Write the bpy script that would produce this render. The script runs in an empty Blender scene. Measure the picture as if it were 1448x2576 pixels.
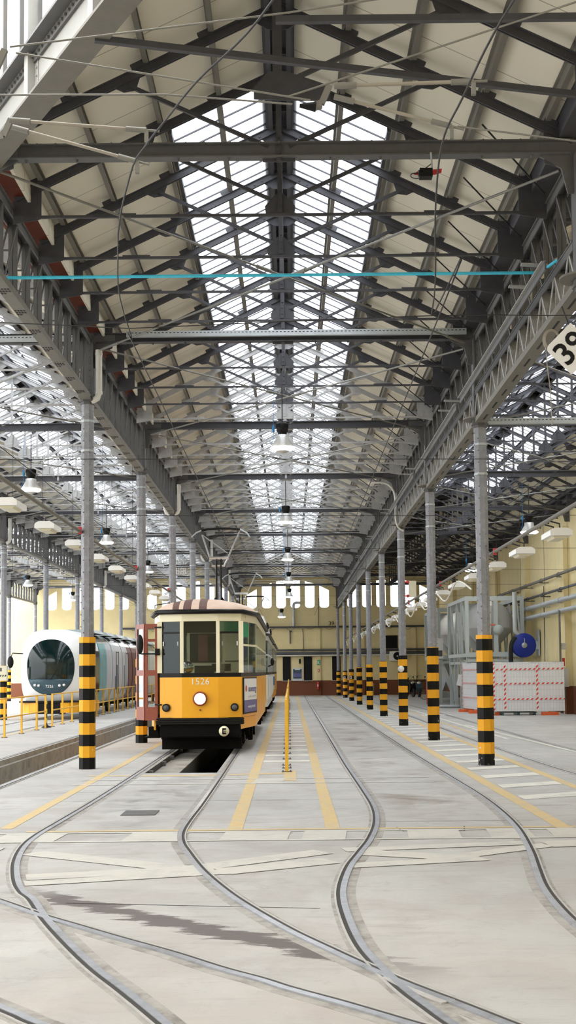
import bpy, bmesh, math, random
from mathutils import Vector, Matrix
from mathutils.geometry import tessellate_polygon
random.seed(7)
SC = bpy.context.scene
COL = SC.collection
PI = math.pi
ORD = ['first','second','third','fourth','fifth','sixth','seventh','eighth','ninth','tenth','eleventh','twelfth',
       'thirteenth','fourteenth','fifteenth','sixteenth','seventeenth','eighteenth','nineteenth','twentieth']

# ------------------------------------------------------------------ mesh builder
class MB:
    def __init__(s): s.v, s.f, s.m, s.sm = [], [], [], []
    def add(s, vs, fs, m=0, smooth=False):
        b = len(s.v); s.v += [tuple(p) for p in vs]
        for f in fs: s.f.append(tuple(b+i for i in f)); s.m.append(m); s.sm.append(smooth)
        return s
    def box(s, cx, cy, cz, sx, sy, sz, m=0, rz=0.0):
        c, n = math.cos(rz), math.sin(rz); vs = []
        for dz in (-.5,.5):
            for dx, dy in ((-.5,-.5),(.5,-.5),(.5,.5),(-.5,.5)):
                x, y = dx*sx, dy*sy
                vs.append((cx+x*c-y*n, cy+x*n+y*c, cz+dz*sz))
        return s.add(vs, [(3,2,1,0),(4,5,6,7),(0,1,5,4),(1,2,6,5),(2,3,7,6),(3,0,4,7)], m)
    def bar(s, p, q, w, h, m=0, up=(0,0,1)):
        p, q = Vector(p), Vector(q); d = (q-p).normalized(); u = Vector(up)
        if abs(d.dot(u)) > .999: u = Vector((0,1,0))
        r = d.cross(u).normalized(); t = r.cross(d).normalized()
        vs = [e + r*(a*w/2) + t*(b*h/2) for e in (p,q) for a, b in ((-1,-1),(1,-1),(1,1),(-1,1))]
        return s.add(vs, [(3,2,1,0),(4,5,6,7),(0,1,5,4),(1,2,6,5),(2,3,7,6),(3,0,4,7)], m)
    def tube(s, pts, r, n=8, m=0, cap=True, closed=False):
        P = [Vector(p) for p in pts]; N = len(P); rings = []
        rr = r if isinstance(r, (list, tuple)) else [r]*N
        t0 = (P[1]-P[0]).normalized()
        a = t0.orthogonal().normalized()
        for i in range(N):
            if closed: t = (P[(i+1)%N]-P[i-1]).normalized()
            else: t = ((P[min(i+1,N-1)]-P[max(i-1,0)])).normalized()
            a = (a - t*a.dot(t)).normalized(); b = t.cross(a)
            rings.append([P[i]+(a*math.cos(2*PI*k/n)+b*math.sin(2*PI*k/n))*rr[i] for k in range(n)])
        vs = [v for g in rings for v in g]; fs = []
        for i in range(N if closed else N-1):
            j = (i+1) % N
            for k in range(n):
                l = (k+1) % n; fs.append((i*n+k, i*n+l, j*n+l, j*n+k))
        s.add(vs, fs, m, n > 5)
        if cap and not closed:
            s.add(rings[0], [tuple(range(n))[::-1]], m); s.add(rings[-1], [tuple(range(n))], m)
        return s
    def lathe(s, prof, n=20, loc=(0,0,0), axis='z', m=0, sx=1, sy=1, smooth=True):
        vs = []
        for r, z in prof:
            for k in range(n):
                a = 2*PI*k/n; x, y = r*math.cos(a)*sx, r*math.sin(a)*sy
                p = {'z':(x,y,z),'y':(x,z,y),'x':(z,x,y)}[axis]
                vs.append((p[0]+loc[0],p[1]+loc[1],p[2]+loc[2]))
        fs = []
        for i in range(len(prof)-1):
            for k in range(n):
                l = (k+1) % n; f = (i*n+k, i*n+l, (i+1)*n+l, (i+1)*n+k)
                fs.append(f if axis != 'y' else f[::-1])
        s.add(vs, fs, m, smooth)
        e = len(prof)-1
        if prof[0][0] > 1e-4: s.add(vs[:n], [tuple(range(n))[::-1]], m)
        if prof[e][0] > 1e-4: s.add(vs[e*n:], [tuple(range(n))], m)
        return s
    def ball(s, c, r, n=12, k=8, m=0, sc=(1,1,1)):
        pr = [(r*math.sin(PI*i/k)*1.0, -r*math.cos(PI*i/k)) for i in range(k+1)]
        vs, fs = [], []
        for rr, z in pr:
            for j in range(n):
                a = 2*PI*j/n; vs.append((c[0]+rr*math.cos(a)*sc[0], c[1]+rr*math.sin(a)*sc[1], c[2]+z*sc[2]))
        for i in range(k):
            for j in range(n): fs.append((i*n+j, i*n+(j+1)%n, (i+1)*n+(j+1)%n, (i+1)*n+j))
        return s.add(vs, fs, m, True)
    def plate(s, outer, holes, O, U, V, T, m=0):
        """flat plate with holes: polygon in (u,v) placed at O+u*U+v*V, thickness vector T"""
        O, U, V, T = Vector(O), Vector(U), Vector(V), Vector(T)
        loops = [outer]+list(holes)
        tri = tessellate_polygon([[Vector((u,v,0)) for u,v in l] for l in loops])
        flat = [p for l in loops for p in l]; n = len(flat)
        P = [O+U*u+V*v for u,v in flat]
        s.add(P, [tuple(t) for t in tri], m); s.add([p+T for p in P], [tuple(t)[::-1] for t in tri], m)
        for l in loops:
            k = len(l); q = [O+U*u+V*v for u,v in l]
            s.add(q+[p+T for p in q], [(i,(i+1)%k,(i+1)%k+k,i+k) for i in range(k)], m)
        return s
    def quad(s, a, b, c, d, m=0): return s.add([a,b,c,d], [(0,1,2,3)], m)
    def mesh(s, name, mats):
        me = bpy.data.meshes.new(name); me.from_pydata(s.v, [], s.f)
        for mt in (mats if isinstance(mats,(list,tuple)) else [mats]): me.materials.append(mt)
        me.polygons.foreach_set('material_index', s.m); me.polygons.foreach_set('use_smooth', s.sm)
        me.update(); return me
    def fix(s, me):
        bm = bmesh.new(); bm.from_mesh(me); bmesh.ops.recalc_face_normals(bm, faces=bm.faces); bm.to_mesh(me); bm.free()
    def build(s, name, mats, parent=None, label=None, fix=True):
        me = s.mesh(name, mats)
        if fix: s.fix(me)
        o = bpy.data.objects.new(name, me); COL.objects.link(o)
        if parent: o.parent = parent
        if label: o['label'] = label
        return o

def tag(o, label, cat, group=None):
    o['label'] = label; o['category'] = cat
    if group: o['group'] = group
    return o
def thing(name, loc, label, cat, group=None, rz=0.0):
    o = bpy.data.objects.new(name, None); COL.objects.link(o); o.empty_display_size = .2
    o.location = loc; o.rotation_euler = (0,0,rz)
    return tag(o, label, cat, group)
def struct(o): o['kind'] = 'structure'; return o
def kids(o): return [c for c in o.children]
def copy_tree(o, loc=None, label=None, group=None, parent=None):
    c = o.copy(); COL.objects.link(c)
    if parent: c.parent = parent
    if loc is not None: c.location = loc
    if label: c['label'] = label
    if group: c['group'] = group
    for ch in kids(o): copy_tree(ch, parent=c)
    return c
def spline(pts, sub=8):
    P = [Vector(p) for p in pts]; out = []
    for i in range(len(P)-1):
        p0, p1, p2, p3 = P[max(i-1,0)], P[i], P[i+1], P[min(i+2,len(P)-1)]
        for k in range(sub):
            t = k/sub
            out.append(.5*((2*p1)+(p2-p0)*t+(2*p0-5*p1+4*p2-p3)*t*t+(3*p1-p0-3*p2+p3)*t**3))
    out.append(P[-1]); return out
def text_mesh(txt, size, name, mt, parent, loc, rot=(PI/2,0,0), extrude=.002, align='CENTER', spacing=1.0, bold=0.0):
    cu = bpy.data.curves.new(name, 'FONT'); cu.body = txt; cu.size = size; cu.extrude = extrude; cu.offset = bold
    cu.align_x = align; cu.align_y = 'CENTER'; cu.space_character = spacing; cu.resolution_u = 3
    tmp = bpy.data.objects.new('tmp', cu); COL.objects.link(tmp)
    dg = bpy.context.evaluated_depsgraph_get(); dg.update()
    me = bpy.data.meshes.new_from_object(tmp.evaluated_get(dg)); me.name = name
    me.materials.clear(); me.materials.append(mt)
    bpy.data.objects.remove(tmp); bpy.data.curves.remove(cu)
    o = bpy.data.objects.new(name, me); COL.objects.link(o); o.parent = parent; o.location = loc; o.rotation_euler = rot
    return o

# ------------------------------------------------------------------ materials
M = {}
def _new(name):
    m = bpy.data.materials.new(name); m.use_nodes = True
    nt = m.node_tree; b = nt.nodes['Principled BSDF']; return m, nt, b
def mat(name, col, rough=.6, metal=0.0, var=.15, scale=6.0, spec=.4, dirt=None, dscale=2.0, damt=.5, bump=0.0):
    m, nt, b = _new(name); N, L = nt.nodes, nt.links
    b.inputs['Roughness'].default_value = rough; b.inputs['Metallic'].default_value = metal
    b.inputs['Specular IOR Level'].default_value = spec
    geo = N.new('ShaderNodeNewGeometry')
    no = N.new('ShaderNodeTexNoise'); no.inputs['Scale'].default_value = scale; no.inputs['Detail'].default_value = 5
    L.new(geo.outputs['Position'], no.inputs['Vector'])
    mx = N.new('ShaderNodeMix'); mx.data_type = 'RGBA'
    mx.inputs[6].default_value = tuple(c*(1-var) for c in col)+(1,)
    mx.inputs[7].default_value = tuple(min(1,c*(1+var)) for c in col)+(1,)
    L.new(no.outputs['Fac'], mx.inputs[0]); out = mx.outputs[2]
    if dirt:
        n2 = N.new('ShaderNodeTexNoise'); n2.inputs['Scale'].default_value = dscale; n2.inputs['Detail'].default_value = 8
        n2.inputs['Roughness'].default_value = .7
        L.new(geo.outputs['Position'], n2.inputs['Vector'])
        rp = N.new('ShaderNodeValToRGB'); rp.color_ramp.elements[0].position = .5; rp.color_ramp.elements[1].position = .72
        rp.color_ramp.elements[1].color = (damt,damt,damt,1); rp.color_ramp.elements[0].color = (0,0,0,1)
        L.new(n2.outputs['Fac'], rp.inputs['Fac'])
        m2 = N.new('ShaderNodeMix'); m2.data_type = 'RGBA'; L.new(rp.outputs['Color'], m2.inputs[0])
        L.new(out, m2.inputs[6]); m2.inputs[7].default_value = tuple(dirt)+(1,); out = m2.outputs[2]
    L.new(out, b.inputs['Base Color'])
    if bump:
        bp = N.new('ShaderNodeBump'); bp.inputs['Strength'].default_value = bump; bp.inputs['Distance'].default_value = .02
        L.new(no.outputs['Fac'], bp.inputs['Height']); L.new(bp.outputs['Normal'], b.inputs['Normal'])
    M[name] = m; return m
def emis(name, col, strength):
    m, nt, b = _new(name); b.inputs['Base Color'].default_value = tuple(col)+(1,)
    b.inputs['Emission Color'].default_value = tuple(col)+(1,); b.inputs['Emission Strength'].default_value = strength
    M[name] = m; return m
def glass(name, tint, refl=.12, alpha=.25):
    """thin clear pane: mostly see-through, with some reflection"""
    m = bpy.data.materials.new(name); m.use_nodes = True; nt = m.node_tree; N, L = nt.nodes, nt.links; N.clear()
    o = N.new('ShaderNodeOutputMaterial'); t = N.new('ShaderNodeBsdfTransparent'); t.inputs['Color'].default_value = tuple(tint)+(1,)
    g = N.new('ShaderNodeBsdfGlossy'); g.inputs['Roughness'].default_value = .03; g.inputs['Color'].default_value = (.9,.95,.95,1)
    fr = N.new('ShaderNodeFresnel'); fr.inputs['IOR'].default_value = 1.5
    ad = N.new('ShaderNodeMath'); ad.operation = 'MULTIPLY_ADD'; ad.inputs[1].default_value = .6; ad.inputs[2].default_value = refl*.3
    L.new(fr.outputs[0], ad.inputs[0])
    mx = N.new('ShaderNodeMixShader'); L.new(ad.outputs[0], mx.inputs[0]); L.new(t.outputs[0], mx.inputs[1]); L.new(g.outputs[0], mx.inputs[2])
    L.new(mx.outputs[0], o.inputs['Surface']); M[name] = m; return m
def frosted(name, tr=.55, col=(.95,.97,1)):
    """translucent roof sheet: part of the daylight passes straight, part is scattered"""
    m = bpy.data.materials.new(name); m.use_nodes = True; nt = m.node_tree; N, L = nt.nodes, nt.links; N.clear()
    o = N.new('ShaderNodeOutputMaterial'); t = N.new('ShaderNodeBsdfTransparent'); t.inputs['Color'].default_value = tuple(col)+(1,)
    d = N.new('ShaderNodeBsdfTranslucent'); d.inputs['Color'].default_value = tuple(c*.95 for c in col)+(1,)
    mx = N.new('ShaderNodeMixShader'); mx.inputs[0].default_value = 1-tr
    L.new(t.outputs[0], mx.inputs[1]); L.new(d.outputs[0], mx.inputs[2]); L.new(mx.outputs[0], o.inputs['Surface']); M[name] = m; return m

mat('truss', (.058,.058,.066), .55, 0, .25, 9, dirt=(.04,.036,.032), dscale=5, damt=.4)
mat('truss_haze', (.40,.40,.395), .6, 0, .2, 9, dirt=(.16,.15,.14), dscale=5, damt=.4)  # truss grey lightened to stand for haze and skylight glare
mat('girder', (.105,.105,.105), .6, 0, .25, 8, dirt=(.12,.10,.08), dscale=4, damt=.5)
mat('chord', (.165,.157,.135), .65, 0, .2, 8, dirt=(.17,.13,.09), dscale=4, damt=.6)
mat('lattice_light', (.36,.36,.35), .6, 0, .2, 12, dirt=(.15,.13,.1), dscale=10, damt=.6)
mat('column_paint', (.24,.24,.258), .5, 0, .2, 5, dirt=(.6,.6,.6), dscale=9, damt=.35, bump=.1)
mat('facade_steel', (.33,.33,.315), .6, 0, .12, 4, dirt=(.3,.27,.23), dscale=3, damt=.5)
mat('rod', (.20,.195,.175), .5, .2, .15, 8)
mat('wire', (.025,.025,.025), .6, 0, .1)
mat('insulator', (.30,.27,.22), .5, 0, .1)
mat('ridge_dark', (.045,.045,.055), .7)
mat('rust', (.12,.022,.007), .7, 0, .35, 5)
mat('cyan_paint', (.06,.55,.78), .45, 0, .2, 12)
mat('black', (.004,.004,.0045), .55, 0, .2, spec=.25)
mat('rubber', (.02,.02,.02), .8)
mat('galv', (.46,.49,.50), .45, .3, .15, 5)
mat('pipe_white', (.68,.66,.60), .5, 0, .15, 4)
mat('pipe_dark', (.07,.075,.085), .5, 0, .2)
mat('white_paint', (.82,.82,.80), .5, 0, .06)
mat('fence_yellow', (.80,.46,.045), .45, 0, .15, 10)
mat('tram_yellow', (.95,.45,.02), .32, 0, .05, 3, spec=.5)
mat('tram_cream', (.90,.84,.60), .35, 0, .05, 3, spec=.5)
mat('tram_white', (.80,.81,.80), .35, 0, .05, 3, spec=.5)
mat('tram_black', (.004,.004,.004), .4, 0, .1, spec=.3)
mat('tram_under', (.005,.0045,.004), .85, 0, .4, 8, spec=.15)
mat('wood_red', (.26,.065,.035), .4, 0, .25, 20)
mat('green_blind', (.0,.30,.15), .5, 0, .1)
mat('partition', (.66,.62,.46), .6, 0, .08)
mat('seat_dark', (.010,.010,.014), .6)
mat('chrome', (.75,.75,.75), .2, .9, .05)
mat('ad_white', (.85,.86,.88), .4, 0, .03)
mat('ad_purple', (.13,.12,.32), .4, 0, .03)
mat('ad_red', (.65,.08,.04), .4)
mat('ad_teal', (.20,.42,.44), .4, 0, .35, 2)
mat('ad_maroon', (.16,.05,.06), .4, 0, .3, 2)
mat('ad_grey', (.62,.63,.66), .4, 0, .12, 2)
mat('sirio_white', (.88,.88,.87), .28, 0, .02, spec=.6)
mat('sirio_glass', (.002,.012,.012), .10, 0, .3, 2, spec=.45)
mat('sirio_blue', (.045,.085,.11), .25, 0, .15)
mat('tank_grey', (.50,.50,.48), .45, 0, .08, 3)
mat('frame_grey', (.50,.545,.54), .45, 0, .08, 4)
mat('pit_oily_shaded', (.05,.047,.043), .9, 0, .4, 3, bump=.3)  # oily concrete, darkened further to stand for the shade inside the pit
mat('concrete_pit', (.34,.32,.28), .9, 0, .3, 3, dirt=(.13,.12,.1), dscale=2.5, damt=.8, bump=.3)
mat('red', (.55,.03,.03), .4)
mat('orange', (.85,.16,.05), .5)
mat('blue', (.01,.03,.30), .4)
mat('blue_light', (.02,.20,.45), .4)
mat('green_sign', (.0,.30,.13), .4)
mat('box_cream', (.66,.62,.46), .5, 0, .08)
mat('rail_head', (.42,.43,.46), .38, .6, .3, 14, dirt=(.16,.14,.12), dscale=3, damt=.6)
mat('rail_lip', (.48,.46,.43), .5, .35, .25, 14)
mat('rail_bed', (.36,.34,.31), .9, 0, .35, 11, dirt=(.15,.13,.115), dscale=4, damt=.9)
mat('rail_groove', (.055,.05,.045), .9)
mat('paint_yellow', (.58,.435,.215), .8, 0, .12, 9, dirt=(.44,.41,.36), dscale=3, damt=.9)
mat('paint_faded', (.53,.51,.455), .8, 0, .10, 9, dirt=(.40,.385,.36), dscale=2.2, damt=1.0)
mat('paint_white', (.64,.62,.55), .8, 0, .10, 9, dirt=(.42,.41,.38), dscale=2.6, damt=.95)
mat('lamp_glass', (.55,.55,.53), .3, .3, .35, 40)
emis('lamp_glow', (1,.98,.90), 9.0)
emis('headlight', (1,.97,.86), 7.0)
emis('tube_glow', (1,.97,.9), 2.0)
glass('pane', (.72,.77,.75), refl=0)
glass('pane_clear', (.93,.95,.94), refl=.06)
frosted('skylight')
frosted('window_milk', tr=.75)
# ------------------------------------------------------------------ layout (metres; camera stands at 0,0 looking along +Y)
XL, XR = -3.684, 3.534            # the two column rows of the central bay
BW = XR-XL                        # bay width
ROWS = [XL-2*BW, XL-BW, XL, XR]   # column rows
XWALL = XR+BW                     # right wall
BAYC = {'left far':XL-1.5*BW, 'left':XL-.5*BW, 'centre':(XL+XR)/2, 'right':XR+.5*BW}
DY, Y0, YEND = 8.0, 14.0, 87.0
SL = .48
def zpan(a): return 9.88-SL*a     # underside of the roof sheets at distance a from the ridge
HS = BW/2

# ---------------- floor with the two inspection pits
def floor_mat():
    m, nt, b = _new('floor_concrete'); N, L = nt.nodes, nt.links
    geo = N.new('ShaderNodeNewGeometry'); P = geo.outputs['Position']
    def noise(scale, det=6, rough=.6, vec=None, dist=0):
        n = N.new('ShaderNodeTexNoise'); n.inputs['Scale'].default_value = scale; n.inputs['Detail'].default_value = det
        n.inputs['Roughness'].default_value = rough; n.inputs['Distortion'].default_value = dist
        L.new(vec or P, n.inputs['Vector']); return n.outputs['Fac']
    def ramp(src, a, c, va=0, vc=1):
        r = N.new('ShaderNodeMapRange'); r.inputs[1].default_value = a; r.inputs[2].default_value = c
        r.inputs[3].default_value = va; r.inputs[4].default_value = vc; r.clamp = True
        L.new(src, r.inputs[0]); return r.outputs[0]
    def mix(fac, a, c):
        x = N.new('ShaderNodeMix'); x.data_type = 'RGBA'; L.new(fac, x.inputs[0])
        for i, q in ((6,a),(7,c)):
            if isinstance(q, tuple): x.inputs[i].default_value = q+(1,)
            else: L.new(q, x.inputs[i])
        return x.outputs[2]
    def math_(op, a, c=None):
        x = N.new('ShaderNodeMath'); x.operation = op
        for i, q in ((0,a),(1,c)):
            if q is None: continue
            if isinstance(q, (int,float)): x.inputs[i].default_value = q
            else: L.new(q, x.inputs[i])
        return x.outputs[0]
    sep = N.new('ShaderNodeSeparateXYZ'); L.new(P, sep.inputs[0]); X, Y = sep.outputs[0], sep.outputs[1]
    c = mix(ramp(noise(.35,4), .35,.65), (.40,.395,.375), (.485,.475,.445))
    c = mix(ramp(noise(1.3,7,.65,dist=.6), .46,.72, 0,.6), c, (.345,.295,.265))       # brownish wear
    c = mix(ramp(noise(.5,6,.7,dist=1.0), .50,.72, 0,.5), c, (.60,.59,.565))           # pale wear
    st = N.new('ShaderNodeVectorMath'); st.operation = 'MULTIPLY'; st.inputs[1].default_value = (1.0,6.0,1); L.new(P, st.inputs[0])
    c = mix(ramp(noise(.9,8,.7,st.outputs[0]), .54,.74, 0,.6), c, (.27,.25,.23))
    c = mix(ramp(noise(3.2,9,.75,dist=.8), .56,.70, 0,.5), c, (.30,.27,.25))
    c = mix(ramp(noise(5.0,9,.75,st.outputs[0]), .58,.66, 0,.4), c, (.22,.205,.19))      # transverse scuffs
    c = mix(ramp(noise(60,3,.6), .3,.7, 0,.10), c, (.25,.24,.22))                      # grain
    c = mix(math_('MULTIPLY', ramp(Y, 9.5,6, 0,.55), ramp(noise(.6,5), .4,.6)), c, (.47,.405,.365))                # reddish dust by the entrance
    # oil drips between the rails of the right-hand track and in front of the pit
    def track(cx, w, y0, y1, amt, sc):
        d = math_('ABSOLUTE', math_('SUBTRACT', X, cx)); f = ramp(d, w*.4, w, 1, 0)
        g = math_('MULTIPLY', ramp(Y, y0, y0+4), ramp(Y, y1-4, y1, 1, 0))
        n = ramp(noise(sc,7,.65,dist=.5), .47,.66); return math_('MULTIPLY', math_('MULTIPLY', f, g), math_('MULTIPLY', n, amt))
    c = mix(track(1.75,.8,12,90,.9,.7), c, (.20,.165,.13))
    c = mix(track(-1.9,.7,12,22,.75,1.1), c, (.16,.15,.14))
    # the long wet streak crossing the foreground
    ax, ay, bx, by = -2.4, 9.95, 1.0, 6.75
    ln = math.hypot(bx-ax, by-ay); ux, uy = (bx-ax)/ln, (by-ay)/ln
    al = math_('ADD', math_('MULTIPLY', math_('SUBTRACT', X, ax), ux), math_('MULTIPLY', math_('SUBTRACT', Y, ay), uy))
    ac = math_('ABSOLUTE', math_('ADD', math_('MULTIPLY', math_('SUBTRACT', X, ax), -uy), math_('MULTIPLY', math_('SUBTRACT', Y, ay), ux)))
    sv = N.new('ShaderNodeMapping'); sv.inputs['Rotation'].default_value = (0,0,-math.atan2(uy,ux)); sv.inputs['Scale'].default_value = (1.2,5,1); L.new(P, sv.inputs[0])
    wob = math_('ADD', ac, math_('MULTIPLY', math_('SUBTRACT', noise(1.6,8,.7,sv.outputs[0]), .5), .75))
    sf = math_('MULTIPLY', ramp(wob, .10,.15, 1,0), math_('MULTIPLY', ramp(al,.1,.8), ramp(al,3.6,4.6,1,0)))
    c = mix(math_('MULTIPLY', sf, .9), c, (.105,.085,.08))
    L.new(c, b.inputs['Base Color'])
    b.inputs['Roughness'].default_value = .75; b.inputs['Specular IOR Level'].default_value = .3
    bp = N.new('ShaderNodeBump'); bp.inputs['Strength'].default_value = .25; bp.inputs['Distance'].default_value = .01
    L.new(noise(14,6,.7), bp.inputs['Height']); L.new(bp.outputs['Normal'], b.inputs['Normal'])
    return m
M['floor'] = floor_mat()
xs = [-34,-5.78,-4.52,-2.52,-1.24,16]; ys = [-13.5,18,20.9,72,80,92]
mb = MB()
for i in range(5):
    for j in range(5):
        if i == 1 and j in (1,2,3): continue
        if i == 3 and j == 2: continue
        mb.quad((xs[i],ys[j],0),(xs[i+1],ys[j],0),(xs[i+1],ys[j+1],0),(xs[i],ys[j+1],0))
floor = struct(mb.build('floor', M['floor'], fix=False))
mb = MB()   # pit linings
def pit(x0,x1,y0,y1,d,led,lz):
    z = -d
    mb.quad((x0,y0,lz),(x0,y1,lz),(x0,y1,0),(x0,y0,0)); mb.quad((x0,y0,lz),(x0+led,y0,lz),(x0+led,y1,lz),(x0,y1,lz))
    mb.quad((x0+led,y0,z),(x0+led,y1,z),(x0+led,y1,lz),(x0+led,y0,lz))
    mb.quad((x1,y0,z),(x1,y1,z),(x1,y1,0),(x1,y0,0)); mb.quad((x0,y0,z),(x1,y0,z),(x1,y1,z),(x0,y1,z))
    mb.quad((x0,y0,z),(x1,y0,z),(x1,y0,0),(x0,y0,0)); mb.quad((x0,y1,z),(x1,y1,z),(x1,y1,0),(x0,y1,0))
pit(-2.52,-1.24,20.9,72,1.6,.5,-.10); mb.build('pit_lining', M['pit_oily_shaded'], floor, 'black oily lining of the inspection pit under the yellow tram, shade painted in', fix=False)
mb = MB(); mb.box(-2.26,40,-.095,.46,38,.01); mb.build('pit_ledge', M['concrete_pit'], floor, 'dusty concrete ledge beside the rail', fix=False)
for i in range(4):
    mb = MB(); mb.box(-2.5,21.5+1.9*i+.3*(i%2),-.05,.12,.16,.09); mb.build('rail_chair', M['girder'], floor)
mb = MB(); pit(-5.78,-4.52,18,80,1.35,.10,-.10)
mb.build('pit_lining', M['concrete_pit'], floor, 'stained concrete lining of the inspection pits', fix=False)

# painted lines on the floor (surface pattern of the floor, one mesh per colour)
my, mw, mf = MB(), MB(), MB()
ZK = [0]
def strip(mb_, pts, z=None):
    ZK[0] += 1; z = .0025+.00002*ZK[0] if z is None else z
    mb_.add([(x,y,z) for x,y in pts], [tuple(range(len(pts)))])
def lane(x, y0, y1, w=.16, x1=None):
    x1 = x if x1 is None else x1; strip(my, [(x-w/2,y0),(x+w/2,y0),(x1+w/2,y1),(x1-w/2,y1)])
lane(.45,13.35,86); lane(-.62,13.35,86); lane(2.96,13.1,86,.17); lane(4.14,16.5,86,.15); lane(-3.18,13.6,60,.14)
lane(-.02,19.2,21.2,.2); lane(4.95,30,60,.10,5.0); lane(-8.0,30,44,.1)
strip(my, [(-2.9,13.28),(3.1,13.28),(3.1,13.38),(-2.9,13.38)])
strip(my, [(-3.4,20.35),(-2.7,20.35),(-2.7,20.5),(-3.4,20.5)]); strip(my, [(-1.05,20.3),(-.1,20.5),(-.1,20.75),(-1.05,20.55)])
strip(my, [(-2.5,20.25),(-1.25,20.25),(-1.25,20.45),(-2.5,20.45)]); strip(my, [(-.6,19.3),(-.1,19.45),(-.1,19.6),(-.6,19.45)])
for k in range(38):          # hatching between the lanes
    y = 23.2+1.6*k
    if y < 84: strip(mw, [(-.53,y),(.36,y),(.36,y+.42),(-.53,y+.42)])
for k in range(42):
    y = 16.1+1.6*k
    if y < 84: strip(mw, [(3.08,y),(4.05,y+.5),(4.05,y+1.0),(3.08,y+.5)])
strip(mf, [(-3.4,19.55),(2.2,19.55),(2.2,19.66),(-3.4,19.66)]); strip(mf, [(-3.4,18.75),(2.2,18.75),(2.2,18.85),(-3.4,18.85)])
strip(mf, [(-.62,18.85),(-.15,18.85),(-.1,19.55),(-.55,19.55)])
strip(mf, [(-3.2,13.12),(3.6,13.12),(3.6,13.2),(-3.2,13.2)]); strip(mf, [(-3.2,12.45),(3.6,12.45),(3.6,12.53),(-3.2,12.53)])
for x0, x1 in ((-3.1,-2.45),(-1.75,-1.15),(-.75,-.05),(.1,.55),(1.2,1.75),(2.05,2.5),(2.7,3.2)):
    strip(mf, [(x0,12.53),(x1,12.53),(x1+.04,13.12),(x0+.04,13.12)])
# zigzag teeth of the big marking
def band(a, c, w, z=.0036):
    a, c = Vector((a[0],a[1])), Vector((c[0],c[1])); d = (c-a).normalized(); n = Vector((-d.y,d.x))*w/2
    strip(mf, [tuple(q) for q in (a-n, c-n, c+n, a+n)], z)
for k, (a, c, w) in enumerate((((-2.5,11.75),(-.85,10.65),.30),((-2.25,10.35),(-.7,10.75),.30),((-2.2,10.05),(-.55,10.55),.24),((-.85,10.75),(.30,11.65),.30),((-.6,10.55),(.35,11.1),.34),
        ((.5,10.8),(1.75,11.15),.26),((.62,11.6),(1.65,11.15),.34),((.5,11.75),(2.35,12.12),.26),((1.5,11.25),(2.5,11.95),.24),((2.5,12.0),(3.6,12.15),.42),((-3.6,12.0),(-2.85,11.95),.30))):
    band(a, c, w, .0051+.0001*k)
strip(mw, [(5.3,30),(5.42,30),(5.3,62),(5.2,62)]); strip(mw, [(5.95,22),(6.1,22),(5.5,38),(5.4,38)]); strip(mw, [(5.0,46),(6.2,46.5),(6.2,47.2),(5.0,46.8)])
mj = MB()
for a, c in (((.9,13.95),(2.75,13.9)),((-3.3,16.4),(1.0,16.35)),((1.2,13.05),(1.85,13.08)),((1.2,13.05),(1.15,13.45)),((1.85,13.08),(1.9,13.45)),((3.0,15.4),(3.55,15.45)),((3.0,15.4),(2.98,15.1)),((-3.6,17.6),(-2.8,17.65)),((-1.7,9.2),(.2,8.9))):
    a, c = Vector(a), Vector(c); d = (c-a).normalized(); n = Vector((-d.y,d.x))*.006; strip(mj, [tuple(q) for q in (a-n,c-n,c+n,a+n)], .0022)
mj.build('floor_crack', M['rail_groove'], floor, 'thin dark joints and cracks', fix=False)
my.build('lane_line', M['paint_yellow'], floor, 'worn yellow painted lane lines', fix=False)
mf.build('faded_marking', M['paint_faded'], floor, 'faded white zigzag and band markings', fix=False)
mw.build('floor_hatching', M['paint_white'], floor, 'worn white painted hatching', fix=False)
mb = MB(); mb.box(-1.86,15.0,.004,.42,.5,.008); mb.build('drain_cover', M['girder'], floor, 'small dark metal drain cover')

# ---------------- rails
def ribbon(mb_, pts, off0, off1, z0, z1, m):
    P = [Vector((p[0],p[1],0)) for p in pts]; vs = []
    for i, p in enumerate(P):
        t = (P[min(i+1,len(P)-1)]-P[max(i-1,0)]).normalized(); n = Vector((t.y,-t.x,0))
        for o, z in ((off0,z0),(off0,z1),(off1,z1),(off1,z0)): vs.append(p+n*o+Vector((0,0,z)))
    fs = []
    for i in range(len(P)-1):
        for k in range(3): fs.append((4*i+k, 4*i+k+1, 4*i+k+5, 4*i+k+4))
    mb_.add(vs, fs, m)
RK = [0]
def rail(pts, label, side=1, sub=8):
    RK[0] += 1; e = .0003*RK[0]
    p = spline([(x,y,0) for x,y in pts], sub)
    t = thing('tram_rail', (p[0].x,p[0].y,0), label, 'rail'); q = [(v.x-p[0].x, v.y-p[0].y) for v in p]
    a = MB(); ribbon(a, q, -.024, .024, -.05, .011+e/2, 0); a.build('rail_head', M['rail_head'], t, fix=False)
    a = MB(); ribbon(a, q, side*.024 if side>0 else -.054, .054 if side>0 else -.024, -.05, .0065+e/4, 0); a.build('flange_groove', M['rail_groove'], t, 'dark dirty flange groove', fix=False)
    a = MB(); ribbon(a, q, .054 if side>0 else -.068, .068 if side>0 else -.054, -.05, .0095+e/2, 0); a.build('groove_lip', M['rail_lip'], t, fix=False)
    a = MB(); ribbon(a, q, -.095, .095, -.04, .0012+e/5, 0); a.build('rail_bed', M['rail_bed'], t, 'grimy filling along the rail', fix=False)
    return t
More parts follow.
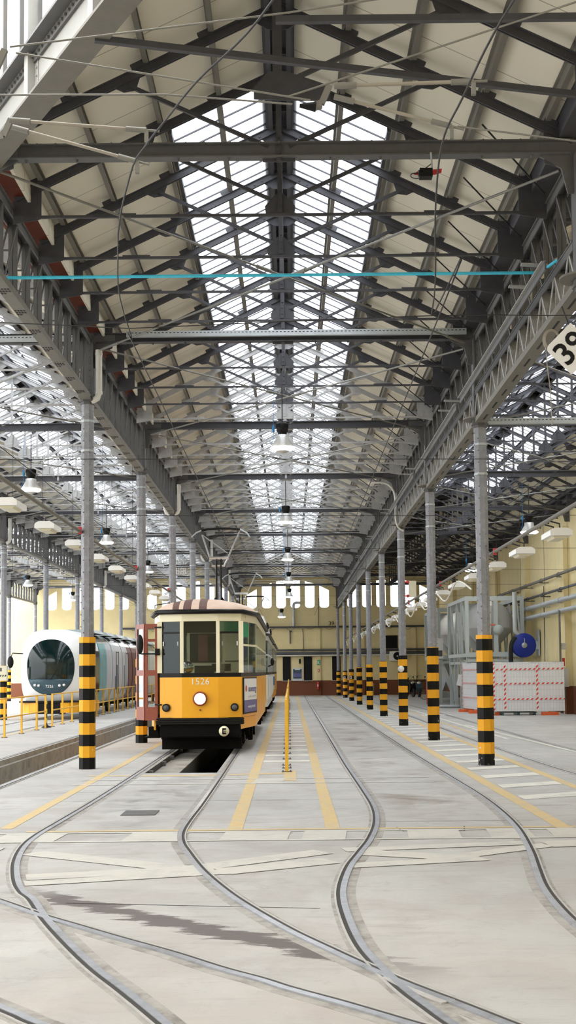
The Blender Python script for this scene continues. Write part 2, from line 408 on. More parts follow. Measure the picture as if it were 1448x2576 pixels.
T1L = [(-2.62,86),(-2.62,40),(-2.62,26),(-2.62,20),(-2.64,16.5),(-2.68,14.2),(-2.70,13.1),(-2.66,12.2),(-2.51,11.18),(-2.29,10.22),(-2.12,9.67),(-1.97,9.33),(-1.74,8.65),(-1.47,7.94),(-1.16,7.19),(-.89,6.62),(-.63,6.05),(-.3,5.3)]
T1R = [(-1.18,86),(-1.18,40),(-1.18,26),(-1.18,20),(-1.19,16),(-1.21,14.18),(-1.20,13.14),(-1.13,12.37),(-1.01,11.69),(-.80,10.64),(-.55,9.67),(-.32,8.94),(-.03,8.15),(.21,7.60),(.40,7.18),(.61,6.75),(.85,6.32),(1.05,5.95),(1.4,5.3)]
T2L = [(1.02,86),(1.02,47),(1.02,30),(1.02,22.7),(1.05,17.8),(1.05,15.4),(.97,13.82),(.82,12.53),(.66,11.58),(.52,10.77),(.42,9.88),(.385,9.21),(.395,8.41),(.43,7.74),(.49,7.25),(.60,6.65),(.69,6.29),(.80,5.9),(1.05,5.2)]
T2R = [(2.47,86),(2.47,47),(2.47,32),(2.50,24.7),(2.55,19.2),(2.57,16.8),(2.53,14.86),(2.43,13.19),(2.25,11.61),(2.10,10.57),(1.98,9.71),(1.92,8.97),(1.90,8.2),(1.95,7.2),(2.1,6)]
RA = [(-3.4,11.2),(-2.75,9.95),(-2.21,9.26),(-1.8,8.72),(-1.5,8.37),(-1.12,7.93),(-.76,7.53),(-.43,7.12),(-.19,6.86),(-.03,6.66),(.23,6.38),(.42,6.16),(.6,5.95),(1.0,5.5)]
RB = [(-2.3,7.3),(-1.85,6.75),(-1.51,6.36),(-1.37,6.2),(-1.26,6.07),(-.8,5.6)]
rail(T1L, 'left rail of the track leading to the yellow tram, curving in the foreground', 1)
rail(T1R, 'right rail of the track leading to the yellow tram', -1)
rail(T2L, 'left rail of the empty curving track right of the yellow handrail', 1)
rail(T2R, 'right rail of the empty track, beside the right-hand column row', -1)
rail(RA, 'worn rail crossing the foreground from the left edge', -1)
rail(RB, 'short rail in the bottom left corner of the foreground', 1)
rail([(4.55,86),(4.52,46),(4.50,30),(4.56,23.5),(4.68,19.8),(4.95,16),(5.5,11)], 'rail on the far side of the right-hand columns', 1)
rail([(5.99,86),(5.97,46),(5.95,30),(6.0,23.5),(6.1,19.8),(6.4,16),(6.95,11)], 'rail nearest the white tarpaulin fence', -1)
rail([(-5.88,84),(-5.88,50),(-5.88,26),(-5.9,16)], 'rail on the far edge of the open pit, left of the near striped column', 1)
rail([(-4.43,84),(-4.43,50),(-4.43,26),(-4.45,16)], 'rail on the near edge of the open pit behind the near striped column', -1)
rail([(-8.32,84),(-8.32,50),(-8.32,30),(-8.3,20)], 'rail beside the yellow fence under the white modern tram', 1)
rail([(-9.77,84),(-9.77,50),(-9.77,30),(-9.75,20)], 'outer rail under the white modern tram', -1)
m = MB(); m.plate([(-.13,.26),(-.07,.28),(.06,.02),(.22,-.22),(.14,-.28),(.0,-.05)],[],(0,0,-.01),(1,0,0),(0,1,0),(0,0,.021))
o = m.build('rail_frog', M['rail_lip']); o.location = (.62,6.62,0); tag(o, 'cast steel frog where two curving rails cross at the bottom of the view', 'rail frog')

# ---------------- roof
def panel_mat():
    m, nt, b = _new('roof_panel'); N, L = nt.nodes, nt.links
    geo = N.new('ShaderNodeNewGeometry'); sep = N.new('ShaderNodeSeparateXYZ'); L.new(geo.outputs['Position'], sep.inputs[0])
    md = N.new('ShaderNodeMath'); md.operation = 'PINGPONG'; md.inputs[1].default_value = .4; L.new(sep.outputs[1], md.inputs[0])
    lt = N.new('ShaderNodeMath'); lt.operation = 'LESS_THAN'; lt.inputs[1].default_value = .008; L.new(md.outputs[0], lt.inputs[0])
    no = N.new('ShaderNodeTexNoise'); no.inputs['Scale'].default_value = 1.2; no.inputs['Detail'].default_value = 6; L.new(geo.outputs['Position'], no.inputs['Vector'])
    mx = N.new('ShaderNodeMix'); mx.data_type = 'RGBA'; mx.inputs[6].default_value = (.66,.615,.50,1); mx.inputs[7].default_value = (.76,.72,.60,1); L.new(no.outputs['Fac'], mx.inputs[0])
    m2 = N.new('ShaderNodeMix'); m2.data_type = 'RGBA'; L.new(lt.outputs[0], m2.inputs[0]); L.new(mx.outputs[2], m2.inputs[6]); m2.inputs[7].default_value = (.34,.30,.25,1)
    L.new(m2.outputs[2], b.inputs['Base Color']); b.inputs['Roughness'].default_value = .8
    M['roof_panel'] = m
panel_mat()
FX, FY, FS = -3.55, 14.0, .594     # skew front: X = FX + FS*(FY-Y)
def yfront(x): return FY-(x-FX)/FS
def sheet(mb_, xc, s, a0, a1, poly_y0, poly_y1, th=.07):
    """roof slope from a0 to a1 on side s; y limits may be (y at a0, y at a1)"""
    p = [(a0,poly_y0[0]),(a1,poly_y0[1]),(a1,poly_y1),(a0,poly_y1)]
    v = [(xc+s*a, y, zpan(a)) for a,y in p]; v += [(x,y,z+th) for x,y,z in v]
    mb_.add(v, [(0,1,2,3),(4,7,6,5),(0,4,5,1),(1,5,6,2),(2,6,7,3),(3,7,4,0)])
AE, AS, AR = 3.40, 1.50, .20       # eave, skylight edge, ridge edge
SKY = {'centre':(16.1,80), 'left':(12,84), 'left far':(30,84), 'right':(14,52)}
ROOF0 = {'left':8.0, 'left far':24.0, 'right':8.0}
wn = 0
for b, xc in BAYC.items():
    s0, s1 = SKY[b]
    for s in (-1,1):
        mb = MB()
        if b == 'centre':
            f = lambda a: max(yfront(xc+s*a)+.25, 4.0) if s > 0 else yfront(xc+s*a)+.25
            sheet(mb, xc, s, AS, AE, (f(AS),f(AE)), YEND); sheet(mb, xc, s, 0, AS, (f(0),f(AS)), s0)
        else:
            f = lambda a: ROOF0[b]
            sheet(mb, xc, s, AS, AE, (f(0),f(0)), YEND)
            if f(0) < s0: sheet(mb, xc, s, 0, AS, (f(0),f(0)), s0)
        sheet(mb, xc, s, 0, AS, (s1,s1), YEND)
        struct(mb.build('ceiling', M['roof_panel'], label='cream roof lining sheets on one slope of the '+b+' bay'))
        wn += 1; mb = MB(); sheet(mb, xc, s, AR, AS-.02, (s0,s0), s1, .015)
        sk = struct(mb.build('window_%d' % wn, M['skylight'], label='white translucent skylight strip in the '+b+' bay roof'))
        mb = MB(); y = s0
        while y <= s1+.01:
            mb.bar((xc+s*AR,y,zpan(AR)-.012),(xc+s*AS,y,zpan(AS)-.012),.020,.022); y += .4
        mb.bar((xc+s*AS,s0,zpan(AS)-.03),(xc+s*AS,s1,zpan(AS)-.03),.05,.09)
        mb.build('glazing_bars', M['truss'], sk)
    if s0 > 0:
        mb = MB(); mb.box(xc,(s0+s1)/2,zpan(0)+.07,.52,s1-s0,.05); struct(mb.build('ceiling', M['ridge_dark'], label='dark ridge capping of the '+b+' bay'))
    # valley gutter between the bays
for i, x in enumerate(ROWS+[XWALL]):
    y0 = 14.2 if abs(x-XL) < .01 else (24 if x < -12 else 8)
    mb = MB()
    for s in (-1,1):
        mb.bar((x+s*.27,y0,8.16),(x+s*.27,YEND,8.16),.03,.30)
        if x == XL and s == 1: mb.bar((x+.30,y0,8.08),(x+.30,YEND,8.08),.04,.28,1)
    mb.box(x,(y0+YEND)/2,8.03,.56,YEND-y0,.03)
    struct(mb.build('trim_%d' % (i+1), [M['rust'] if x == XL else M['truss'], M['roof_panel']], label='valley gutter above a column row'))

# ---------------- walls
def wall_mat(name, top, dado, zd):
    m, nt, b = _new(name); N, L = nt.nodes, nt.links
    geo = N.new('ShaderNodeNewGeometry'); sep = N.new('ShaderNodeSeparateXYZ'); L.new(geo.outputs['Position'], sep.inputs[0])
    no = N.new('ShaderNodeTexNoise'); no.inputs['Scale'].default_value = 1.1; no.inputs['Detail'].default_value = 7; no.inputs['Roughness'].default_value = .65; L.new(geo.outputs['Position'], no.inputs['Vector'])
    mx = N.new('ShaderNodeMix'); mx.data_type = 'RGBA'; mx.inputs[6].default_value = tuple(c*.78 for c in top)+(1,); mx.inputs[7].default_value = tuple(min(1,c*1.12) for c in top)+(1,); L.new(no.outputs['Fac'], mx.inputs[0])
    lt = N.new('ShaderNodeMath'); lt.operation = 'LESS_THAN'; lt.inputs[1].default_value = zd; L.new(sep.outputs[2], lt.inputs[0])
    m2 = N.new('ShaderNodeMix'); m2.data_type = 'RGBA'; L.new(lt.outputs[0], m2.inputs[0]); L.new(mx.outputs[2], m2.inputs[6]); m2.inputs[7].default_value = tuple(dado)+(1,)
    L.new(m2.outputs[2], b.inputs['Base Color']); b.inputs['Roughness'].default_value = .8; M[name] = m
wall_mat('wall_yellow', (.78,.66,.36), (.17,.055,.022), 1.07)
# end wall: one long wall with groups of round-cornered windows under an arch in every bay
def rrect(x0,x1,z0,ztl,ztr,r=.22,n=5):
    p = []
    for k in range(n+1): a = PI+PI/2*k/n; p.append((x0+r+r*math.cos(a), z0+r+r*math.sin(a)))
    for k in range(n+1): a = 1.5*PI+PI/2*k/n; p.append((x1-r+r*math.cos(a), z0+r+r*math.sin(a)))
    return p+[(x1,ztr),(x0,ztl)]
WX = [-2.35,-1.28,-.26,.77,1.82,2.86]
def arch(x): return 8.35-.105*(x-.2)**2
holes, wins = [], []
for b, xc in BAYC.items():
    for w in WX:
        c = w-.28; x0, x1 = xc+c-.345, xc+c+.345
        h = rrect(x0, x1, 6.3, arch(c-.345), arch(c+.345)); holes.append(h); wins.append(h)
    for xc2 in ([(-5.4)] if b == 'left far' else []): pass
# open daylight doorway far left
door = [(-17.2,.02),(-12.0,.02),(-12.0,4.4),(-17.2,4.4)]
outer = [(ROWS[0]-8,0),(XWALL+.3,0),(XWALL+.3,8.2)]
for xc in sorted(BAYC.values(), reverse=True): outer += [(xc+HS-.05,8.2),(xc,9.95),(xc-HS+.05,8.2)]
outer += [(ROWS[0]-8,8.2)]
mb = MB(); mb.plate(outer, holes+[door], (0,YEND,0), (1,0,0), (0,0,1), (0,.35,0))
for x in (2.04,-1.55,5.2,8.9,-6.4,-9.8): mb.box(x,YEND-.05,2.4,.32,.1,4.8)
wall_back = struct(mb.build('wall_back', M['wall_yellow'], label='yellow end wall with brown dado and arched windows'))
for h in wins:
    wn += 1; mb = MB(); mb.plate(h, [], (0,YEND+.22,0), (1,0,0), (0,0,1), (0,.02,0))
    w = struct(mb.build('window_%d' % wn, M['window_milk']))
    xs_ = [p[0] for p in h]; mb = MB(); mb.bar((min(xs_),YEND+.2,6.95),(max(xs_),YEND+.2,6.95),.02,.02); mb.build('glazing_bar', M['girder'], w)
mb = MB(); mb.box(XWALL+.15,(4+YEND)/2,4.1,.3,YEND-4,8.2)
for y in (46.6,54.2,62,70,78): mb.box(XWALL-.12,y,3.6,.26,.9,7.2)
struct(mb.build('wall_right', M['wall_yellow'], label='yellow side wall with brown dado behind the tanks'))

# unseen forecourt roof and facing wall, added to hold sky light off the foreground
for x0, x1, k in ((-24,-6.2,0),(-5.0,5.0,0),(6.2,20,0)):
    mb = MB(); mb.box((x0+x1)/2,-3.0,9.9,x1-x0,21,.2); struct(mb.build('ceiling', M['roof_panel'], label='unseen cream roof added to shade the forecourt'))
for x0, x1 in ((-6.2,-5.0),(5.0,6.2)):
    wn += 1; mb = MB(); mb.box((x0+x1)/2,-3.0,9.95,x1-x0,21,.02); struct(mb.build('window_%d' % wn, M['skylight'], label='skylight strip in the added forecourt roof'))
mb = MB(); mb.box(-2,-13.6,5,46,.3,10); struct(mb.build('wall_front', M['wall_yellow'], label='unseen yellow wall added across the forecourt'))
# ------------------------------------------------------------------ steelwork
def ztop(a): return 9.67-SL*a      # rafter axis
TZ = 7.75                          # tie height
BAYTXT = {'centre':'yellow tram bay', 'left':'modern tram bay', 'left far':'leftmost bay', 'right':'tank bay'}
def ordn(k): return ORD[k] if k < len(ORD) else 'far'

def bolts(mb, pts, r, n=6, d=(0,-1,0), h=.012, m=0):
    d = Vector(d); a = d.orthogonal().normalized(); b = d.cross(a)
    for p in pts:
        p = Vector(p); vs = [p+(a*math.cos(2*PI*k/n)+b*math.sin(2*PI*k/n))*r for k in range(n)]
        vs += [v+d*h for v in [p+(v-p)*.7 for v in vs]]
        mb.add(vs, [(k,(k+1)%n,(k+1)%n+n,k+n) for k in range(n)]+[tuple(range(n,2*n))], m)
def tparts(detail=True, tie=True, half=None):
    """parts of one king-post truss, local origin at tie height on the bay axis"""
    P = {}
    sides = (-1,1) if half is None else (half,)
    def new(n): m = MB(); P.setdefault(n, []).append(m); return m
    for s in sides:
        m = new('rafter'); p, q = (s*3.50,0,ztop(3.50)-TZ), (0,0,ztop(0)-TZ)
        hh = .10 if detail else .07
        for dx in (-.018,.018): m.bar((p[0],dx,p[2]),(q[0],dx,q[2]),.014,hh)
        m.bar((p[0],0,p[2]+.052),(q[0],0,q[2]+.052),.095 if detail else .06,.012)
        if detail:
            bolts(m, [(s*a,-.025,ztop(a)-TZ-.01) for a in (3.35,3.2,3.05,2.9,.3,.42)], .018)
            for a in (.82,1.62,2.45,3.18): m.bar((s*(a+.13),-.02,ztop(a+.13)-TZ+.09),(s*(a-.02),-.02,ztop(a-.02)-TZ+.09),.05,.07)
        m = new('strut'); m.bar((s*.12,0,.20),(s*1.78,0,ztop(1.78)-TZ-.10),.038,.045 if detail else .03)
        m = new('gusset_plate'); m.plate([(s*3.52,-.10),(s*3.52,ztop(3.5)-TZ-.03),(s*3.15,ztop(3.15)-TZ-.03),(s*3.15,-.03),(s*3.2,-.05)], [], (0,-.008,0), (1,0,0), (0,0,1), (0,.016,0))
        m = new('gusset_plate'); z = ztop(1.8)-TZ
        m.plate([(s*1.64,ztop(1.64)-TZ-.04),(s*1.96,ztop(1.96)-TZ-.04),(s*1.84,z-.17),(s*1.70,z-.15)], [], (0,-.008,0), (1,0,0), (0,0,1), (0,.016,0))
    if half is None:
        m = new('king_post'); m.box(0,-.02,(ztop(0)-TZ)/2,.062,.025,ztop(0)-TZ-.05)
        if detail: bolts(m, [(0,-.036,z) for z in (.10,.2,.3,1.6,1.72)], .015)
        m = new('gusset_plate'); m.plate([(-.19,.02),(.19,.02),(.20,.11),(.05,.28),(-.05,.28),(-.20,.11)], [], (0,.0,0), (1,0,0), (0,0,1), (0,.014,0))
        m = new('gusset_plate'); h = ztop(0)-TZ
        m.plate([(-.27,h-.17),(-.27,h-.10),(0,h+.04),(.27,h-.10),(.27,h-.17),(.12,h-.26),(-.12,h-.26)], [], (0,.02,0), (1,0,0), (0,0,1), (0,.014,0))
        if tie:
            m = new('tie_rod'); m.box(0,0,-.01,7.0,.04,.034 if detail else .024)
            for s in (-1,1): m.bar((s*1.9,0,.012),(s*2.3,0,.012),.025,.035)
    return P
def build_truss(loc, label, group, detail=True, tie=True, sag=False, half=None, mt='truss'):
    P = tparts(detail, tie, half)
    if not detail:
        mb = MB()
        for l in P.values():
            for m in l: mb.add(m.v, m.f)
        o = tag(mb.build('roof_truss', M[mt]), label, 'roof truss', group); o.location = loc; return o
    t = thing('roof_truss', loc, label, 'roof truss', group)
    for n, l in P.items():
        for m in l: m.build(n, M[mt], t)
    if sag:
        m = MB(); m.tube([(2.5,.45,ztop(2.5)-TZ-.06),(3.45,1.4,ztop(3.45)-TZ-.1)], .012, 6); m.build('sag_rod', M['wire'], t)
    return t
proto = {}
FARK = 20
def truss_label(b, k):
    m, j = divmod(k, 5)
    at = {0:'level with',1:'just beyond',2:'second beyond',3:'third beyond',4:'fourth beyond'}[j]
    return 'grey steel roof truss over the %s, %s the %s right-hand column' % (BAYTXT[b], at, ORD[m])
RANGE = {'centre':(0,45), 'left':(1,45), 'left far':(16,45), 'right':(1,45)}
for b, (k0,k1) in RANGE.items():
    for k in range(k0, k1+1):
        y = Y0+1.6*k; det = k < (FARK if b == 'centre' else 14) and b != 'left far'; tie = (k % 5 != 0); sag = det and b == 'centre'
        mt = 'truss' if (b == 'centre' and k < 9) or b == 'right' else 'truss_haze'; key = (det, tie, sag, mt); loc = (BAYC[b], y, TZ); lab = truss_label(b, k); grp = 'roof trusses over the '+BAYTXT[b]  # deeper and left-bay trusses get the grey with haze painted in
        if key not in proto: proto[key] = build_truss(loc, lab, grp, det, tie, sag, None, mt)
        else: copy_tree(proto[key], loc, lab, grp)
# the two part trusses in front, cut short by the skew front
t = build_truss((BAYC['centre'],12.4,TZ), 'half roof truss just before the first right-hand column, cut by the slanting glazed front', 'part trusses at the skew front', True, False, False, 1)
m = MB(); m.box(0,0,ztop(0)/2-TZ/2,.1,.03,ztop(0)-TZ); m.build('king_post', M['truss'], t)
m = MB(); m.bar((3.5,0,-.02),(-1.72,-1.3,-.02),.055,.06); m.build('tie_rod', M['truss'], t)
m = MB(); m.plate([(-.25,.0),(.55,-.03),(.55,.14),(.1,.3),(-.1,.3),(-.25,.12)],[],(0,-.02,0),(1,0,0),(0,0,1),(0,.014,0)); m.build('gusset_plate', M['truss'], t)
m = MB(); m.bar((-1.9,0,ztop(1.9)-TZ),(0,0,ztop(0)-TZ),.09,.15); m.build('rafter', M['truss'], t)
t = build_truss((BAYC['centre'],10.8,TZ), 'foremost half roof truss, nearest the open end at the top right', 'part trusses at the skew front', True, False, False, 1)
m = MB(); m.bar((3.5,0,-.02),(0,0,-.02),.055,.06); m.build('tie_rod', M['truss'], t)

# purlins: one per line and slope, running the full depth
for b, xc in BAYC.items():
    for s in (-1,1):
        for i, a in enumerate((.82,1.60,2.45,3.18)):
            x = xc+s*a; y0 = yfront(x)+.35 if (b == 'centre') else (24 if b == 'left far' else 8)
            y0 = max(y0, 4)
            mb = MB(); z = zpan(a)-.07
            mb.bar((0,0,0),(0,YEND-y0,0),.02,.13); mb.bar((0,0,.06),(0,YEND-y0,.06),.09,.014); mb.bar((.03,0,-.06),(.03,YEND-y0,-.06),.05,.014)
            o = mb.build('roof_purlin', M['chord'] if b == 'centre' else M['truss']); o.location = (x,y0,z)
            tag(o, 'steel purlin on the %s slope of the %s, %s from the ridge' % ('left' if s < 0 else 'right', BAYTXT[b], ORD[i]), 'purlin', 'roof purlins')
    mb = MB(); y0 = 8.4 if b == 'centre' else (24 if b == 'left far' else 8)
    for s in (-1,1):
        mb.bar((s*.17,0,0),(s*.17,YEND-y0,0),.03,.16,1); mb.bar((s*.215,0,.09),(s*.215,YEND-y0,.09),.09,.015); mb.bar((s*.13,0,-.08),(s*.13,YEND-y0,-.08),.06,.015)
    y = .4
    while y < YEND-y0: mb.box(0,y,.04,.36,.03,.05); y += .8
    mb.box(0,(YEND-y0)/2,.10,.36,YEND-y0,.02,1)
    o = mb.build('ridge_beam', [M['truss'], M['ridge_dark']]); o.location = (xc,y0,9.70)
    tag(o, 'double steel ridge beam under the ridge of the %s' % BAYTXT[b], 'ridge beam', 'ridge beams')

# crossbeams between the column heads
def crossbeam(b, k):
    w = 6.9; t = thing('crossbeam', (BAYC[b],Y0+DY*k,7.90), '', 'crossbeam', 'crossbeams between column heads')
    m = MB(); m.box(0,0,0,w,.02,.15); m.box(0,0,.08,w,.14,.016); m.box(0,0,-.08,w,.14,.016)
    if k < 3: bolts(m, [(-3.3+.22*i,-.072,.08) for i in range(31)], .014); bolts(m, [(-3.0+.6*i,-.01,-.09) for i in range(11)], .02, d=(0,0,-1), h=.03)
    m.build('beam', M['truss'] if k else M['girder'], t)
    for s in (-1,1):
        m = MB(); m.plate([(s*3.62,-.55),(s*3.62,.10),(s*3.1,.10),(s*3.1,-.10),(s*3.35,-.25),(s*3.42,-.55)],[],(0,-.016,0),(1,0,0),(0,0,1),(0,.032,0))
        m.build('bracket_plate', M['girder'], t)
    return t
for b in BAYC:
    for k in range(0, 10):
        if b != 'centre' and k == 0: continue
        if b == 'left far' and k < 3: continue
        t = crossbeam(b, k); t['label'] = 'horizontal steel crossbeam over the %s, level with the %s right-hand column' % (BAYTXT[b], ORD[k])
# perforated cable trays fixed to two crossbeams
def tray(x0, x1, y, z, label):
    mb = MB(); w = x1-x0; mb.box(w/2,0,0,w,.012,.10); mb.box(w/2,.03,-.05,w,.06,.01); mb.box(w/2,.03,.05,w,.06,.01)
    n = int(w/.07)
    for i in range(n): mb.box(.04+i*.07,-.0065,.018,.035,.003,.012,1)
    o = mb.build('cable_tray', [M['galv'], M['black']]); o.location = (x0,y,z); tag(o, label, 'cable tray')
    return o
tray(-2.95,3.3,21.85,7.94,'perforated galvanised cable tray along the crossbeam of the second column pair')
tray(-7.2,-3.75,21.85,7.88,'perforated cable tray on the crossbeam left of the near left column')
tray(3.65,10.4,22.2,6.33,'perforated cable tray crossing the right-hand bay at the near striped column')

# ---------------- columns
STR = .207
def stripe_mat():
    m, nt, b = _new('hazard_stripes'); N, L = nt.nodes, nt.links
    tc = N.new('ShaderNodeTexCoord'); sep = N.new('ShaderNodeSeparateXYZ'); L.new(tc.outputs['Object'], sep.inputs[0])
    geo = N.new('ShaderNodeNewGeometry')
    def mt(op, a, c):
        x = N.new('ShaderNodeMath'); x.operation = op
        for i, q in ((0,a),(1,c)):
            if isinstance(q,(int,float)): x.inputs[i].default_value = q
            else: L.new(q, x.inputs[i])
        return x.outputs[0]
    n0 = N.new('ShaderNodeTexNoise'); n0.inputs['Scale'].default_value = 9; L.new(geo.outputs['Position'], n0.inputs['Vector'])
    zz = mt('ADD', sep.outputs[2], mt('MULTIPLY', mt('SUBTRACT', n0.outputs['Fac'], .5), .012))
    st = mt('GREATER_THAN', mt('MODULO', zz, 2*STR), STR)
    mx = N.new('ShaderNodeMix'); mx.data_type = 'RGBA'; L.new(st, mx.inputs[0]); mx.inputs[6].default_value = (.004,.004,.004,1); mx.inputs[7].default_value = (.80,.38,.022,1)
    n1 = N.new('ShaderNodeTexNoise'); n1.inputs['Scale'].default_value = 7; n1.inputs['Detail'].default_value = 8; n1.inputs['Roughness'].default_value = .7
    L.new(geo.outputs['Position'], n1.inputs['Vector'])
    lo = N.new('ShaderNodeMapRange'); lo.inputs[1].default_value = 0; lo.inputs[2].default_value = 1.3; lo.inputs[3].default_value = .62; lo.inputs[4].default_value = .74; L.new(sep.outputs[2], lo.inputs[0])
    ch = mt('GREATER_THAN', n1.outputs['Fac'], lo.outputs[0])
    m2 = N.new('ShaderNodeMix'); m2.data_type = 'RGBA'; L.new(ch, m2.inputs[0]); L.new(mx.outputs[2], m2.inputs[6]); m2.inputs[7].default_value = (.6,.58,.52,1)
    L.new(m2.outputs[2], b.inputs['Base Color']); b.inputs['Roughness'].default_value = .45; b.inputs['Specular IOR Level'].default_value = .2; M['stripes'] = m
stripe_mat()
def octo(r, rot=PI/8): return [(r*math.cos(rot+k*PI/4), r*math.sin(rot+k*PI/4)) for k in range(8)]
def octprism(mb, r, z0, z1, m=0, r1=None):
    a, b = octo(r), octo(r1 or r)
    vs = [(x,y,z0) for x,y in a]+[(x,y,z1) for x,y in b]
    mb.add(vs, [(k,(k+1)%8,(k+1)%8+8,k+8) for k in range(8)]+[tuple(range(7,-1,-1)), tuple(range(8,16))], m)
def column(x, y, hs, zc, right, label, group, detail, top=7.86):
    t = thing('steel_column', (x,y,0), label, 'column', group)
    m = MB(); octprism(m, .152, 0, hs); m.build('painted_base', M['stripes'], t, 'black and yellow striped lower shaft')
    m = MB(); octprism(m, .118, hs, zc)
    if detail:
        z = hs+.08
        while z < zc-.1:
            for sx in (-1,1):
                for ang in (-PI/2-.52,-PI/2+.52):
                    p = (.112*math.cos(ang), .112*math.sin(ang), z); bolts(m, [p], .013, 5, (math.cos(ang),math.sin(ang),0), .014)
                bolts(m, [(sx*.108,-.045,z+.11)], .014, 5, (sx,0,0), .016)
            z += .22
    m.build('shaft', M['column_paint'], t)
    m = MB(); octprism(m, .135, zc-.02, zc+.03); octprism(m, .165, zc+.03, zc+.06); octprism(m, .145, zc+.06, zc+.12); octprism(m, .175, zc+.12, zc+.16); m.build('capital', M['girder'], t)
    if right:
        m = MB(); p = [(.26*math.cos(a), .26*math.sin(a)) for a in [PI/2+PI*i/10 for i in range(11)]]
        m.plate([(u-.05,v) for u,v in p], [], (0,0,zc+.13), (1,0,0), (0,1,0), (0,0,.025)); m.build('cap_plate', M['chord'], t)
    m = MB(); m.box(0,0,(zc+top)/2,.16,.20,top-zc-.1); m.box(-.10,0,(zc+top)/2,.03,.24,top-zc-.1); m.box(.10,0,(zc+top)/2,.03,.24,top-zc-.1)
    if detail:
        z = zc+.25
        while z < top-.1: bolts(m, [(-.04,-.10,z),(.04,-.10,z)], .013); z += .12
    m.build('head_post', M['girder'], t)
    for z in (zc-.35,zc-.9): m = MB(); octprism(m, .126, z, z+.04); m.build('clamp_band', M['galv'], t)
    return t
HR = [2.37,2.35,2.29,2.19,2.08,2.0,1.91,1.82,1.74,1.72]; HL = [2.4,2.38,2.28,2.2,2.08,2.0,1.91,1.86,1.8,1.8]
for k in range(10):
    y = Y0+DY*k if k < 9 else 86
    side = 'right'; nm = 'black-based column cut off by the right edge, first of the right-hand row' if k == 0 else 'grey riveted column with striped base, %s of the right-hand row from the open end' % ORD[k]
    if k < 9: column(XR, y, HR[k], 6.18, True, nm, 'columns of the right-hand row', k < 4)
    if k == 9: column(3.42, 86, 1.75, 6.18, True, 'last striped column of the right-hand row, against the end wall', 'columns of the right-hand row', False)
    if k > 0: column(XL, y, HL[k], 6.68, False, 'grey riveted column with striped base in the row left of the yellow tram, %s from the open end' % ORD[k-1], 'columns of the row left of the yellow tram', k < 4)
    if k > 2: column(XL-BW, y, 2.05, 6.68, False, 'striped column in the row behind the white modern tram, %s from the open end' % ORD[k-3], 'columns of the row behind the white modern tram', False)
    if k > 6: column(XL-2*BW, y, 2.0, 6.68, False, 'distant striped column at the far left, %s from the open end' % ORD[k-7], 'columns at the far left', False)
# ---------------- lattice girders, one per span of each row
def span(kind, loc, label, group, det, rivets=False):
    """8 m of girder; local y 0..8, z 0 at the top chord"""
    t = thing('lattice_girder', loc, label, 'girder', group); L0, L1 = .16, DY-.16; right = kind == 'R'
    m = MB()
    for s in (-1,1): m.bar((s*.07,L0,-.055),(s*.07,L1,-.055),.016,.10)
    m.box(0,DY/2,0,.22,L1-L0,.016); m.build('top_chord', M['girder'], t)
    zb = -1.62 if right else -1.12
    m = MB(); bw = .22 if right else .17; m.box(0,DY/2,zb,bw,L1-L0,.016)
    for s in (-1,1): m.bar((s*(bw/2-.01),L0,zb+.045),(s*(bw/2-.01),L1,zb+.045),.016,.085)
    if right:
        for i in range(8): m.box(0,.7+i*.95,zb-.009,.03,.42,.006,1)
    if rivets:
        for i in range(8):
            for j in range(10): m.box(-.06+.04*(j%4), .5+i*.95+.09*(j//4), zb-.010, .024,.04,.006, 1)
    m.build('bottom_chord', [M['chord'], M['black']], t)
    if right:
        m = MB()
        for s in (-1,1): m.bar((s*.10,L0,-1.08),(s*.10,L1,-1.08),.02,.12)
        m.box(0,DY/2,-1.03,.24,L1-L0,.016); m.build('middle_chord', M['girder'], t)
    up, dg, lw = [], [], []; far = []
    for i in range(10):
        y = .4+.8*i; m = MB(); d = MB(); w = MB()
        for s in (-1,1): m.bar((s*.034,y-.03,-1.06),(s*.034,y-.03,-.05),.055,.012,0,(0,1,0))
        m.bar((0,y-.005,-1.06),(0,y-.005,-.05),.022,.05,0,(0,1,0)); up.append(m)
        if i < 9:
            for s in (-1,1): d.bar((s*.06,y+.03,-1.06),(s*.06,y+.77,-.06),.012,.04)
            d.box(0,y+.4,-.56,.12,.02,.02); dg.append(d)
        if right:
            for s in (-1,1): w.bar((s*.10,y-.36,zb+.04),(s*.10,y-.02,-1.12),.014,.045); w.bar((s*.10,y+.36,zb+.04),(s*.10,y+.02,-1.12),.014,.045)
            w.box(0,y,-1.33,.19,.012,.50); bolts(w, [(-.06+.06*j,y-.006,-1.5+.1*q) for j in range(3) for q in range(4)], .013, 4); lw.append(w)
    def put(name, l, mt, lab=None):
        if det:
            for m in l: m.build(name, mt, t, lab)
        else:
            a = MB()
            for m in l: a.add(m.v, m.f)
            a.build(name, mt, t, lab)
    put('upright' if det else 'lattice', up, M['girder']); put('diagonal' if det else 'bracing', dg, M['girder'])
    if right: put('zigzag_bar' if det else 'zigzag_lattice', lw, M['lattice_light'], 'pale riveted zigzag lattice')
    return t
def one_mesh(t):
    """join a girder's members into one mesh (too small in view to show parts)"""
    ch = kids(t); mats = []; mb = MB()
    for c in ch:
        off = len(mats); mats += list(c.data.materials); b = len(mb.v)
        mb.v += [tuple(v.co) for v in c.data.vertices]
        for q in c.data.polygons: mb.f.append(tuple(b+i for i in q.vertices)); mb.m.append(off+q.material_index); mb.sm.append(False)
        bpy.data.objects.remove(c)
    lab, cat, grp, loc = t['label'], t['category'], t['group'], t.location.copy(); bpy.data.objects.remove(t)
    o = tag(mb.build('lattice_girder', mats, fix=False), lab, cat, grp); o.location = loc; return o
pr = {}
